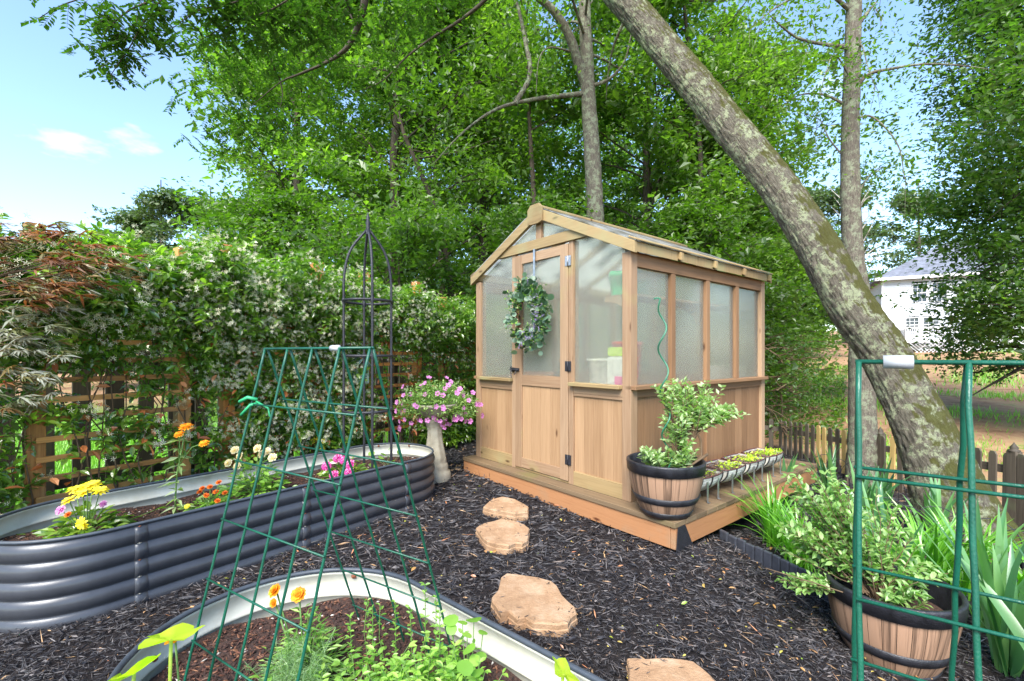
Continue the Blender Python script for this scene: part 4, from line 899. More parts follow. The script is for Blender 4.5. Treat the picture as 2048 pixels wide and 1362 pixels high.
m = NM(); m.add([(0, 0, 0), (0, 9, 0), (0, 9, WH), (0, 0, WH), (12, 0, 0), (12, 9, 0), (12, 9, WH), (12, 0, WH)], [(0, 1, 2, 3), (7, 6, 5, 4), (1, 5, 6, 2)]); m.build('wall', WHITE, hs)
for a, b, c_, d_ in wins:
    f = part('window', [(a, a + .07, -.06, .0, c_, d_), (b - .07, b, -.06, .0, c_, d_), (a + .07, b - .07, -.06, .0, d_ - .07, d_), (a + .07, b - .07, -.07, .0, c_, c_ + .07), (a + .07, b - .07, -.05, .0, (c_ + d_) / 2 - .03, (c_ + d_) / 2 + .03)], TRIMW, hs, 0)
    part('pane', [(a + .07, b - .07, .01, .02, c_ + .07, d_ - .07)], DARKG, f, 0)
    part('muntin', [((a + b) / 2 + q * .22 - .012, (a + b) / 2 + q * .22 + .012, -.02, .005, c_ + .07, d_ - .07) for q in (-.6, .6)] + [(a + .07, b - .07, -.018, .004, c_ + (d_ - c_) * q - .012, c_ + (d_ - c_) * q + .012) for q in (.28, .72)], TRIMW, f, 0)
m = NM(); e = .45; hr = 3.1
V = [(-e, -e, WH), (12 + e, -e, WH), (12 + e, 9 + e, WH), (-e, 9 + e, WH), (4.5, 4.5, WH + hr), (7.5, 4.5, WH + hr)]
m.add(V, [(0, 1, 5, 4), (1, 2, 5), (2, 3, 4, 5), (3, 0, 4)]); m.add([(x, y, z - .18) for x, y, z in V[:4]] + V[:4], [(0, 1, 5, 4), (1, 2, 6, 5), (3, 0, 4, 7), (3, 2, 1, 0)]); m.build('roof', ROOF, hs)
part('gutter', [(-e - .05, 12 + e, -e - .08, -e - .002, WH - .2, WH + .02)], TRIMW, hs, 0)
part('corner_board', [(-.02, .12, -.05, -.001, 0, WH - .18)], TRIMW, hs, 0)
pr = thing('porch_deck', 'white railed porch deck with lattice skirt in front of the white house', 'porch', (HX, HY, hg), R(-30))
part('porch_floor', [(.8, 7, -3.2, -.1, WH - 4.95, WH - 4.8)], TRIMW, pr, 0)
m = NM()
for i in range(52): box(m, .8 + i * .12, .85 + i * .12, -3.2, -3.15, WH - 4.78, WH - 3.96)
for i in range(24): box(m, .8, .85, -3.1 + i * .12, -3.05 + i * .12, WH - 4.78, WH - 3.96)
box(m, .78, 7, -3.22, -3.13, WH - 3.95, WH - 3.87); m.build('railing', TRIMW, pr)
m = NM()
for i in range(30):
    a = .8 + i * .21; m.add([(a, -3.2, WH - 4.96), (a + .05, -3.2, WH - 4.96), (a + 1.25, -3.2, WH - 6.2), (a + 1.2, -3.2, WH - 6.2)], [(0, 1, 2, 3), (3, 2, 1, 0)]); m.add([(a + 1.2, -3.19, WH - 4.96), (a + 1.25, -3.19, WH - 4.96), (a + .05, -3.19, WH - 6.2), (a, -3.19, WH - 6.2)], [(0, 1, 2, 3), (3, 2, 1, 0)])
m.build('lattice_skirt', TRIMW, pr)
# ================================================================ garden plants
def strap(m, base, az, L_, wd, lean, droop, seg=7, rnd=.5, fold=.25, tipw=.15):
    P = []; p = np.array(base, float); e = lean; h = np.array([math.cos(az), math.sin(az), 0]); sd_ = np.array([-math.sin(az), math.cos(az), 0])
    tw = rg.normal(0, .35)
    V = []
    for i in range(seg + 1):
        s = i / seg; el_ = math.pi / 2 - e; dr = h * math.cos(el_) + np.array([0, 0, math.sin(el_)])
        w_ = wd * (min(1, .55 + s * 2)) * (1 if s < .5 else max(0.02, 1 - ((s - .5) / .5) ** 1.8)); c_, s_ = math.cos(tw * s), math.sin(tw * s)
        nn = np.cross(dr, sd_); sv = sd_ * c_ + nn * s_; nv = nn * c_ - sd_ * s_
        V += [p + sv * w_ * .5 + nv * w_ * fold * .5, p - nv * 0, p - sv * w_ * .5 + nv * w_ * fold * .5]
        p = p + dr * L_ / seg; e += droop / seg * (.4 + 1.4 * s)
    F = []
    for i in range(seg):
        for q in range(2): F.append((i * 3 + q, i * 3 + q + 1, i * 3 + q + 4, i * 3 + q + 3))
    m.add(V, F, rnd, smooth=True)
def clump(name, label, cat, x, y, n, Lr, wr, mat, leanr, droopr, spread=.06, group=None, az=None, zoff=0):
    z = hz(x, y) + zoff; m = NM()
    for i in range(n):
        a = rg.uniform(0, 2 * math.pi) if az is None else az + rg.normal(0, .7)
        b = (spread * rg.normal() * .6, spread * rg.normal() * .6, -.01)
        strap(m, b, a, rg.uniform(*Lr), rg.uniform(*wr), abs(rg.normal(0, 1)) * leanr, rg.uniform(*droopr), rnd=rg.random())
    o = m.build(name, mat); o.location = (x, y, z); return tag(o, label, cat, group)
dl = 'daylily clumps beside the deck'
clump('daylily', 'bright daylily clump against the corner of the deck', 'daylily', 1.93, 3.42, 80, (.38, .60), (.011, .018), LDAY, .28, (.7, 1.7), .06, dl)
clump('daylily', 'bright daylily clump just behind the deck side daylily', 'daylily', 1.86, 2.98, 84, (.36, .58), (.011, .018), LDAY, .28, (.8, 1.9), .06, dl)
clump('daylily', 'daylily clump directly behind the rim of the barrel pot by the trellis', 'daylily', 2.32, 2.62, 80, (.42, .66), (.013, .021), LDAY, .25, (.8, 1.8), .08, dl)
clump('daylily', 'daylily clump at the foot of the leaning trunk', 'daylily', 2.72, 2.78, 80, (.40, .62), (.012, .02), LDAY, .25, (.8, 1.8), .09, dl)
clump('daylily', 'daylily clump between the leaning trunk and the tall grey green irises', 'daylily', 2.75, 2.45, 70, (.38, .6), (.012, .02), LDAY, .28, (.8, 1.9), .09, dl)
clump('daylily', 'daylily clump beyond the sage leaved shrub', 'daylily', 2.30, 3.3, 60, (.35, .55), (.012, .018), LDAY, .28, (.8, 1.9), .08, dl)
ir = 'iris clumps along the picket fence'
for i, (x, y, n, L0, L1, lab) in enumerate([(2.92, 4.25, 15, .42, .68, 'blue green iris fan in front of the fresh yellow pickets'), (2.55, 4.35, 9, .36, .55, 'iris fan at the back corner of the deck'), (3.2, 4.0, 13, .42, .66, 'iris fan beside the foot of the dark trunk'),
        (2.75, 3.62, 14, .42, .66, 'iris fan behind the daylilies near the deck'), (3.05, 3.3, 13, .45, .68, 'iris fan behind the wire hoops'), (2.5, 3.15, 12, .42, .62, 'iris fan left of the leaning trunk'),
        (2.22, 2.05, 15, .55, .80, 'tall broad iris fan at the edge of the picture'), (2.42, 2.35, 13, .5, .72, 'iris fan behind the wire trellis bars'), (2.15, 1.75, 12, .5, .75, 'iris fan nearest the viewer, cut by the picture edge'), (1.98, 2.45, 8, .55, .82, 'arching iris fan rising over the barrel pot rim')]):
    clump('iris', lab, 'iris', x, y, n, (L0, L1), (.030, .052), LBLUE, .16 if i < 6 else .24, (.15, .75), .05, ir)
clump('iris', 'single iris shoot behind the greenhouse wall corner', 'iris', 2.62, 5.05, 3, (.3, .42), (.035, .05), LBLUE, .1, (.1, .3), .03, ir, zoff=.12)
def bush(root, base, blobs, size, leaf, twig, tmpl=NARROW, dens=9, twr=.0022, seg=8, pair=True, start=.35, droop=.2, stem=.004, up=.35):
    ml = NM(); ms = NM(); base = np.array(base, float)
    for (c, rad, n, anchor) in blobs:
        c = np.array(c, float); anchor = base if anchor is None else np.array(anchor, float)
        for i in range(n):
            q = rg.normal(size=3); q /= np.linalg.norm(q); q *= rg.random() ** .4
            T = c + q * np.array(rad); A_ = anchor + rg.normal(0, .008, 3) * (1, 1, .2)
            mid = (A_ + T) / 2 + np.array([0, 0, .12 * np.linalg.norm(T - A_)]) + rg.normal(0, .02, 3)
            s = np.linspace(0, 1, seg)[:, None]; P = (1 - s) ** 2 * A_ + 2 * s * (1 - s) * mid + s ** 2 * T
            P += rg.normal(0, .003, P.shape)
            tube(ms, P, np.linspace(stem, twr * .5, seg), 5, rnd=rg.random(), caps=False)
            k = dens; ts = np.linspace(start, 1, k) + rg.normal(0, .01, k); ts = np.clip(ts, 0, 1)
            idx = ts * (seg - 1); i0 = np.clip(idx.astype(int), 0, seg - 2); f = (idx - i0)[:, None]; pos = P[i0] * (1 - f) + P[i0 + 1] * f
            D = P[i0 + 1] - P[i0]; D /= np.linalg.norm(D, axis=1)[:, None] + 1e-9
            for sg in ((-1, 1) if pair else (1,)):
                S = np.cross(D, rg.normal(0, .5, (k, 3)) + (0, 0, 1)); S /= np.linalg.norm(S, axis=1)[:, None] + 1e-9
                LD = D * .55 + S * sg * .9 + np.array([0, 0, up - droop]) + rg.normal(0, .22, (k, 3))
                scatter(ml, *tmpl, pos, rot_frames(LD, rg.normal(0, .4, k)), size * rg.uniform(.6, 1.15, k) * (1 - .35 * (ts - start)), np.clip(rg.normal(.5, .25, k) + .2 * (ts - .6), 0, 1))
    ms.build('stem', twig, root); ml.build('foliage', leaf, root)
s1 = thing('potted_shrub', 'sage green leafy shrub leaning over the troughs from the deck barrel pot', 'shrub', (PB1[0], PB1[1], .462))
bush(s1, (.09, .0, .0), [((.10, .03, .60), (.10, .10, .10), 14, (.16, 0, .25)), ((.26, .02, .50), (.19, .13, .15), 46, (.19, 0, .25)), ((.44, .03, .42), (.13, .09, .07), 22, (.24, 0, .30)), ((.08, 0, .40), (.12, .11, .14), 30, (.10, 0, .12)),
       ((.10, -.02, .18), (.10, .10, .12), 26, None), ((-.10, -.04, .14), (.10, .08, .06), 18, (-.03, 0, 0)), ((-.02, 0, .58), (.10, .06, .05), 6, (.05, 0, .35)), ((.03, .02, .10), (.14, .1, .07), 12, None)], .062, LSAGE, TWIG, LEAF4, dens=8)
m = NM(); tube(m, [(.05, 0, -.01), (.10, -.01, .02), (.17, -.01, .07), (.25, -.0, .13), (.245, 0, .24), (.21, 0, .31)], np.linspace(.012, .006, 6), 7); tube(m, [(.02, 0, -.01), (.02, 0, .15), (.07, 0, .3), (.16, 0, .42)], np.linspace(.008, .005, 4), 6); tube(m, [(.02, -.08, .0), (.28, -.03, .15)], .009, 6); m.build('main_stem', TWIG, s1)
LPALE = leafmat('pale_leaf', G3((.11, .21, .055), (.20, .34, .09), (.34, .46, .17)), .35)
s2 = thing('potted_shrub', 'light green shrub spilling leftward out of the barrel pot behind the green trellis', 'shrub', (PB2[0], PB2[1], PB2[2] + .26))
bush(s2, (-.05, .0, .0), [((-.08, .12, .36), (.26, .24, .17), 60, None), ((-.24, .20, .22), (.18, .18, .14), 44, (-.1, .03, .05)), ((-.42, .06, .08), (.10, .07, .05), 10, (-.18, .02, .04)), ((.10, -.02, .16), (.14, .12, .08), 14, None), ((-.22, .25, .50), (.2, .2, .09), 22, (-.1, .1, .15)), ((-.02, -.12, .10), (.10, .05, .06), 8, (0, -.05, 0))],
     .052, LPALE, TWIG, LEAF8, dens=9, stem=.0035)
m = NM(); tube(m, [(.12, -.17, .0), (-.1, -.10, .05), (-.35, -.02, .11), (-.55, .05, .15)], np.linspace(.004, .002, 4), 6); m.build('bare_stem', TWIG, s2)
# ---- flowers
def flower_mesh(name, mat, petals, L_, wd, cup=.3, layers=1, double=False):
    m = NM()
    for ly in range(layers):
        n = petals; a = np.arange(n) * 2 * math.pi / n + ly * .4; sc_ = 1 - .22 * ly; e = cup + ly * .35
        D = np.column_stack([np.cos(a) * math.cos(e), np.sin(a) * math.cos(e), np.full(n, math.sin(e))]) + rg.normal(0, .06, (n, 3))
        T = ([(0, 0, 0), (.35, .5, 0), (.8, .42, 0), (1, 0, -.06), (.8, -.42, 0), (.35, -.5, 0)], [(0, 5, 1), (1, 5, 4), (1, 4, 2), (2, 4, 3)])
        scatter(m, T[0], T[1], np.tile((0, 0, .002 * ly), (n, 1)), rot_frames(D, rg.normal(0, .12, n)), np.column_stack([np.full(n, L_ * sc_), np.full(n, wd), np.full(n, L_)]), rg.random(n))
    return m.mesh(name, mat)
def put(mesh, name, parent, pos, dirv, s=1.0):
    o = bpy.data.objects.new(name, mesh); C.objects.link(o); o.parent = parent; o.location = pos; o.scale = (s, s, s)
    q = Vector(dirv).to_track_quat('Z', 'Y'); o.rotation_mode = 'QUATERNION'; o.rotation_quaternion = q; return o
def center_disc(m, r, h): lathe(m, [(r, 0), (r * .8, h * .7), (0.0001, h)], 10); return m
DISC = plain('flower_centre', (.16, .10, .02), .9); DISCY = plain('flower_centre_yellow', (.7, .5, .03), .9)
fm_yel = flower_mesh('yellow_bloom', YEL, 12, .034, .011, -.15, 2); fm_ora = flower_mesh('orange_bloom', ORA, 13, .030, .009, -.1, 2); fm_rust = flower_mesh('rust_bloom', ORD, 9, .020, .010, .5, 3)
fm_pinkd = flower_mesh('pink_bloom', PINK, 14, .024, .008, .2, 3); fm_mag = flower_mesh('dahlia_bloom', MAGD, 16, .034, .010, .12, 4); fm_crm = flower_mesh('cream_bloom', CRM, 9, .028, .018, .15, 3); fm_mar = flower_mesh('marigold_bloom', ORA, 12, .022, .015, .2, 4)
m = NM(); T_ = 5
for i in range(5):
    a = i * 2 * math.pi / 5
    V = [(0.004 * math.cos(a), .004 * math.sin(a), -.006)] + [(rr * math.cos(a + da), rr * math.sin(a + da), zz_) for rr, da, zz_ in ((.012, -.6, .004), (.026, -.5, .008), (.031, -.2, .007), (.029, 0, .009), (.031, .2, .007), (.026, .5, .008), (.012, .6, .004))]
    m.add(V, [(0, j, j + 1) for j in range(1, 7)], .35 + .5 * (i % 2) * .5, smooth=True)
fm_pet = m.mesh('petunia_bloom', PINK)
def leaves(ml, P, D, size, tmpl=LEAF8, rnd=None, roll=.4):
    n = len(P); scatter(ml, *tmpl, P, rot_frames(D, rg.normal(0, roll, n)), size * rg.uniform(.65, 1.15, n), rg.random(n) if rnd is None else rnd)
def rosette(name, label, cat, x, y, z, n, spread, hgt, size, leaf, flowers=(), tmpl=LEAF8, cen=None, stemm=STEMG, group=None, zs=.6):
    """flowers: (mesh, dx, dy, height, scale, tilt dir)"""
    root = thing(name, label, cat, (x, y, z), group=group); ml = NM()
    q = rg.normal(size=(n, 3)) * (spread * .5, spread * .5, 0); q[:, 2] = rg.random(n) ** 1.1 * hgt * (1.1 - np.clip(np.hypot(q[:, 0], q[:, 1]) / spread, 0, .9))
    D = q * (3 / spread, 3 / spread, 0) + unit(n, .25, zs); leaves(ml, q, D, size, tmpl); ms = NM()
    for i in range(0, n, 5): tube(ms, [(0, 0, -.02), tuple(q[i] * (.6, .6, .5)), tuple(q[i])], .0018, 4, caps=False)
    for (fm, dx, dy, fh, s_, tl) in flowers:
        e = (dx, dy, fh); tube(ms, [(dx * .2, dy * .2, -.01), (dx * .6, dy * .6, fh * .55), (dx - tl[0] * .008, dy - tl[1] * .008, fh - .006)], .0026, 6)
        f = put(fm, fm.name, root, e, tl, s_)
        if cen is not None:
            mm = NM(); center_disc(mm, .009 * s_, .007 * s_); c_ = mm.build('flower_centre', cen, root); c_.location = (e[0] + tl[0] * .003, e[1] + tl[1] * .003, e[2] + tl[2] * .003); c_.rotation_mode = 'QUATERNION'; c_.rotation_quaternion = Vector(tl).to_track_quat('Z', 'Y')
    ml.build('foliage', leaf, root); ms.build('stem', stemm, root); return root
def Dp(px, py, Y): return np.array([(px - 1024) / 926 * Y, Y, EYE - (py - 707) / 926 * Y])
def rel(px, py, Y, base): p = Dp(px, py, Y); return tuple(p - np.array(base))
LBG = LLIGHT
LDG = LVINE
b = (-2.37, 2.58, .29); tl = (.15, -.5, .85)
rosette('coneflower', 'yellow daisy clump with pink blooms at the near end of the long bed', 'flower', *b, 190, .16, .16, .075, LDG, [(fm_yel, *rel(150, 978, 2.58, b), 1.3, (0, -.2, 1)), (fm_yel, *rel(185, 968, 2.62, b), 1.4, (.1, -.25, 1)), (fm_yel, *rel(165, 985, 2.5, b), 1.3, (-.1, -.3, 1)), (fm_yel, *rel(200, 980, 2.55, b), 1.3, (.2, -.2, 1)), (fm_yel, *rel(175, 972, 2.45, b), 1.3, (0, -.2, 1)),
      (fm_yel, *rel(137, 1000, 2.5, b), 1.3, (-.3, -.3, 1)), (fm_yel, *rel(163, 1048, 2.36, b), 1.2, (-.2, -1, -.1)), (fm_pinkd, *rel(122, 1020, 2.5, b), 1.2, (-.1, -.8, .6)), (fm_pinkd, *rel(207, 1008, 2.6, b), .9, (.2, -.8, .5)), (fm_rust, *rel(137, 1030, 2.5, b), 1.0, (0, -.7, .7))])
b = (-2.13, 2.93, .29)
zin = thing('tall_zinnia', 'tall single stemmed plant with orange flowers rising in front of the lattice', 'flower', b)
ms = NM(); ml = NM(); tp = rel(372, 853, 2.93, b); tube(ms, [(0, 0, -.02), (.0, 0, .1), (.01, 0, .25), (.04, 0, .40), tp], .005, 7)
for e in ((358, 868), (408, 886)): q = rel(*e, 2.9, b); tube(ms, [(.02, 0, .3), ((q[0] + .03) / 2, q[1] / 2, .42), q], .003, 5); put(fm_ora, 'orange_bloom', zin, q, (.0, -.5, .8), 1.1)
put(fm_ora, 'orange_bloom', zin, tp, (.1, -.35, .9), 1.5)
zz = np.repeat(np.linspace(.04, .46, 9), 4); a = rg.uniform(0, 6.28, 36); leaves(ml, np.column_stack([zz * .06, 0 * zz, zz]), np.column_stack([np.cos(a), np.sin(a), .25 - rg.random(36) * .6]), .10, NARROW); ms.build('stem', STEMG, zin); ml.build('foliage', LSAGE, zin)
b = (-1.98, 3.03, .29)
rosette('orange_gaillardia', 'low clump of rust and orange blooms in the long bed', 'flower', *b, 110, .13, .07, .06, LBG, [(fm_rust, *rel(px, py, 3.0 + rg.uniform(-.08, .08), b), 1.1, (rg.normal() * .2, -.5, .8)) for px, py in ((400, 985), (412, 992), (438, 966), (432, 985), (450, 987), (405, 978), (435, 1003), (420, 975))] + [(fm_yel, *rel(374, 1012, 2.9, b), .6, (0, -.5, .8))])
b = (-1.86, 3.36, .29)
rosette('cream_dahlia', 'bushy dahlia with cream blooms behind the green trellis', 'flower', *b, 300, .20, .30, .065, LBG, [(fm_crm, *rel(px, py, 3.36 + rg.uniform(-.1, .08), b), 1.25, (rg.normal() * .25, -.7, .5)) for px, py in ((457, 926), (475, 932), (470, 900), (525, 908), (533, 903), (515, 897), (480, 912), (545, 915))], cen=DISCY)
b = (-1.36, 3.76, .29)
rosette('magenta_dahlia', 'magenta and white dahlia leaning on the bed rim', 'flower', *b, 170, .17, .2, .07, LDG, [(fm_mag, *rel(px, py, Yd, b), 1.25, (rg.normal() * .2, -.75, .5)) for px, py, Yd in ((653, 932, 3.6), (668, 950, 3.55), (700, 928, 3.62), (698, 944, 3.55), (675, 917, 3.7), (689, 920, 3.65))])
b = (-1.80, 4.5, .06)
rosette('yellow_daisy', 'small yellow daisies between the long bed and the lattice', 'flower', *b, 160, .2, .5, .07, LBG, [(fm_yel, *rel(px, py, 4.45, b), .9, (0, -.8, .4)) for px, py in ((625, 882), (645, 882), (645, 896), (632, 876))], cen=DISC)
def lilypads(name, label, pts, base, size, leaf=LLIGHT, cat='nasturtium'):
    root = thing(name, label, cat, base); ml = NM(); ms = NM()
    P = np.array([np.array(p) - np.array(base) for p in pts]); n = len(P)
    D = unit(n, 0, .3); Rm = rot_frames(D, rg.normal(0, .35, n)); S = size * rg.uniform(.7, 1.2, n); C_ = P - np.einsum('nij,j->ni', Rm, np.array([.5, 0, 0])) * S[:, None]
    scatter(ml, *ROUND, C_, Rm, S, rg.uniform(.2, .8, n), smooth=True)
    for p in P: tube(ms, [(rg.normal() * .008, rg.normal() * .008, 0), (p[0] * .7, p[1] * .7, p[2] * .55), tuple(p)], .0014, 5, caps=False)
    ml.build('foliage', leaf, root); ms.build('stem', STEMG, root); return root
lilypads('nasturtium', 'round nasturtium leaves against the far end wall of the long bed', [Dp(743, 907, 4.2), Dp(766, 908, 4.15), Dp(762, 915, 4.1), Dp(798, 905, 4.1), Dp(785, 922, 4.0), Dp(775, 912, 4.2), Dp(744, 931, 4.0), Dp(778, 898, 4.2)], (-1.1, 4.12, .29), .06)
# petunias
b = (-.77, 4.62, .77); pt = thing('petunia', 'mounded petunias covered in pink trumpet blooms spilling from the pedestal urn', 'petunia', b)
ml = NM(); ms = NM(); n = 3000; q = rg.normal(size=(n, 3)); q /= np.linalg.norm(q, axis=1)[:, None]; q *= (rg.random(n) ** .35)[:, None]
P = q * (.43, .32, .20) + (.02, 0, .06); P[:, 2] -= .35 * np.clip(np.abs(P[:, 0] - .02) - .18, 0, 1); P = P[P[:, 2] > -.2]; n = len(P)
leaves(ml, P, unit(n, .15, .7) + P * 1.5, .034, LEAF8)
for i in range(0, n, 14): tube(ms, [(0, 0, 0), tuple(P[i] * (.5, .5, .75)), tuple(P[i])], .002, 4, caps=False)
ml.build('foliage', leafmat('petunia_leaf', G3((.10, .2, .04), (.2, .34, .07), (.36, .46, .16)), .35), pt); ms.build('stem', STEMG, pt)
for i in range(74):
    v = rg.normal(size=3); v[1] = -abs(v[1]) if i % 5 else v[1]; v /= np.linalg.norm(v); p = v * (.46, .34, .22) * rg.uniform(.7, 1.22) + (.02, 0, .05); p[2] -= .35 * max(0, abs(p[0] - .02) - .18); p[2] = max(p[2], -.22)
    put(fm_pet, 'petunia_bloom', pt, tuple(p), tuple(v * (1, 1, .6) + (rg.normal() * .3, -.35, .1)), rg.uniform(.72, .98))
# ---- herbs in the near bed
b = (-.50, 1.40, .30)
mg = rosette('marigold', 'orange marigold with two blooms behind the dill', 'marigold', -.63, 1.42, .30, 620, .11, .24, .036, LLIGHT, [(fm_mar, *rel(550, 1182, 1.42, (-.63, 1.42, .30)), 1.0, (-.4, -.6, .7)), (fm_mar, *rel(597, 1190, 1.40, (-.63, 1.42, .30)), 1.1, (0, -.7, .7)), (fm_mar, *rel(547, 1206, 1.40, (-.63, 1.42, .30)), .65, (-.3, -.8, .4))], tmpl=NARROW)
rosette('marigold', 'feathery marigold with one orange bloom under the lime squash leaf', 'marigold', -.80, 1.14, .30, 420, .13, .16, .045, LLIGHT, [(fm_mar, *rel(349, 1276, 1.16, (-.80, 1.14, .30)), 1.1, (-.1, -.2, 1))], tmpl=NARROW)
dl_ = thing('dill', 'feathery grey green dill in front of the marigold', 'dill', (-.60, 1.26, .295)); m = NM(); ms = NM()
for i in range(80):
    a = rg.uniform(0, 6.28); T = np.array([rg.normal() * .055, rg.normal() * .04, rg.uniform(.05, .22)]); P = np.array([np.array([0, 0, 0]), T * (.5, .5, .6), T]); tube(ms, P, .0012, 3, caps=False)
    for k in range(9):
        s = .3 + .7 * k / 8; p = T * s; n = 12; Dd = unit(n, .15, .8); scatter(m, [(0, .02, 0), (1, .0, 0), (0, -.02, 0)], [(0, 1, 2)], np.tile(p, (n, 1)), rot_frames(Dd, rg.uniform(0, 3, n)), rg.uniform(.018, .036, n), rg.random(n))
m.build('foliage', LDILL, dl_); ms.build('stem', STEMG, dl_)
og = thing('oregano', 'spreading light green oregano filling the middle of the near bed', 'herb', (-.33, 1.2, .295)); ml = NM(); ms = NM()
for i in range(330):
    bx, by = rg.uniform(-.20, .24), rg.uniform(-.30, .17)
    x_, y_ = -.33 + bx, 1.2 + by
    if not in_stad(np.array([x_]), np.array([y_]), NA, NB, .40)[0]: continue
    if (x_ < -.42 and y_ > 1.22): continue
    hh = rg.uniform(.07, .17) * (1.25 if rg.random() < .12 else 1); ax_ = rg.normal(0, .05, 2); T = np.array([bx + ax_[0], by + ax_[1], hh])
    P = np.array([(bx, by, 0), (bx + ax_[0] * .3, by + ax_[1] * .3, hh * .55), tuple(T)]); tube(ms, P, .0011, 4, caps=False)
    k = 8; s = np.linspace(.25, 1, k); pos = P[0] + (T - P[0]) * s[:, None]
    for sg in (-1, 1):
        a = rg.uniform(0, 6.28) + np.arange(k) * 1.57 + (0 if sg > 0 else math.pi); D = np.column_stack([np.cos(a), np.sin(a), np.full(k, .35)]); leaves(ml, pos, D, .028, LEAF8, np.clip(rg.normal(.4, .25, k) + .3 * s, 0, 1), .3)
ml.build('foliage', LLIGHT, og); ms.build('stem', STEMG, og)
tg = thing('herb_sprig', 'taller pale sprigs standing against the cream wall by the trellis leg', 'herb', (-.27, 1.42, .295)); ml = NM(); ms = NM()
for (px, py, Yd) in ((850, 1170, 1.42), (872, 1195, 1.40), (735, 1200, 1.5), (790, 1205, 1.48), (820, 1215, 1.45), (760, 1210, 1.5), (880, 1225, 1.36), (745, 1215, 1.42), (700, 1235, 1.35)):
    T = np.array(rel(px, py, Yd, (-.27, 1.42, .295))); B_ = np.array([T[0] * .9 + rg.normal() * .01, T[1] - .02, 0]); tube(ms, [B_, (B_ + T) / 2 + rg.normal(0, .005, 3), T], .0013, 4, caps=False)
    k = 11; s = np.linspace(.2, 1, k); pos = B_ + (T - B_) * s[:, None]
    for q in range(3): a = rg.uniform(0, 6.28) + np.arange(k) * 1.57 + q * 2.1; leaves(ml, pos, np.column_stack([np.cos(a), np.sin(a), np.full(k, .4)]), .019, LEAF8, rg.uniform(.2, .8, k))
ml.build('foliage', LLIGHT, tg); ms.build('stem', STEMG, tg)
lilypads('nasturtium', 'round leaved nasturtium beside the trellis legs in the near bed', [Dp(*q) for q in ((948, 1239, 1.36), (966, 1265, 1.36), (902, 1240, 1.36), (934, 1270, 1.33), (938, 1298, 1.28), (903, 1258, 1.34), (925, 1245, 1.36), (950, 1320, 1.28), (962, 1312, 1.3), (955, 1345, 1.22), (930, 1335, 1.2))], (-.12, 1.28, .30), .042)
def bigleaf(name, label, px, py, Y, size, tilt, rot, base):
    root = thing(name, label, 'squash plant', base); m = NM(); c = np.array(rel(px, py, Y, base)); n = 26
    V = [(0, 0, 0)]; a = np.linspace(0, 2 * math.pi, n, endpoint=False)
    for ring_ in (.5, 1):
        for t_ in a: r_ = ring_ * size * (.5 + .06 * math.cos(5 * t_) * ring_ + .02 * math.cos(13 * t_) * ring_ - .22 * ring_ * math.exp(-((t_ - math.pi) / .25) ** 2)); V.append((r_ * math.cos(t_), r_ * math.sin(t_), size * .05 * ring_ * math.cos(4 * t_) + size * .10 * ring_))
    F = [(0, 1 + i, 1 + (i + 1) % n) for i in range(n)] + [(1 + i, 1 + n + i, 1 + n + (i + 1) % n, 1 + (i + 1) % n) for i in range(n)]
    Mx = Matrix.Rotation(rot, 3, 'Z') @ Matrix.Rotation(tilt, 3, 'X'); V = [np.array(Mx @ Vector(v)) + c for v in V]; m.add(V, F, .6, smooth=True); m.build('leaf', LLIME, root)
    ms = NM(); tube(ms, [(0, 0, -.02), (c[0] * .4, c[1] * .4, c[2] * .6), tuple(c)], .0038, 8); ms.build('stem', plain(name + '_stem', (.4, .5, .06), .6), root)
bigleaf('squash_seedling', 'lime squash leaf held above the near bed beside the trellis leg', 342, 1280, 1.10, .12, R(-12), .4, (-.83, 1.12, .30))
bigleaf('squash_seedling', 'lime squash leaf at the corner of the near bed, cut by the picture edge', 268, 1348, 1.06, .11, R(-35), 1.1, (-.90, 1.09, .30))
bigleaf('squash_seedling', 'single lime squash leaf over the bed rim at the bottom of the picture', 1126, 1348, 1.10, .078, R(40), 1.5, (.10, 1.02, .30))
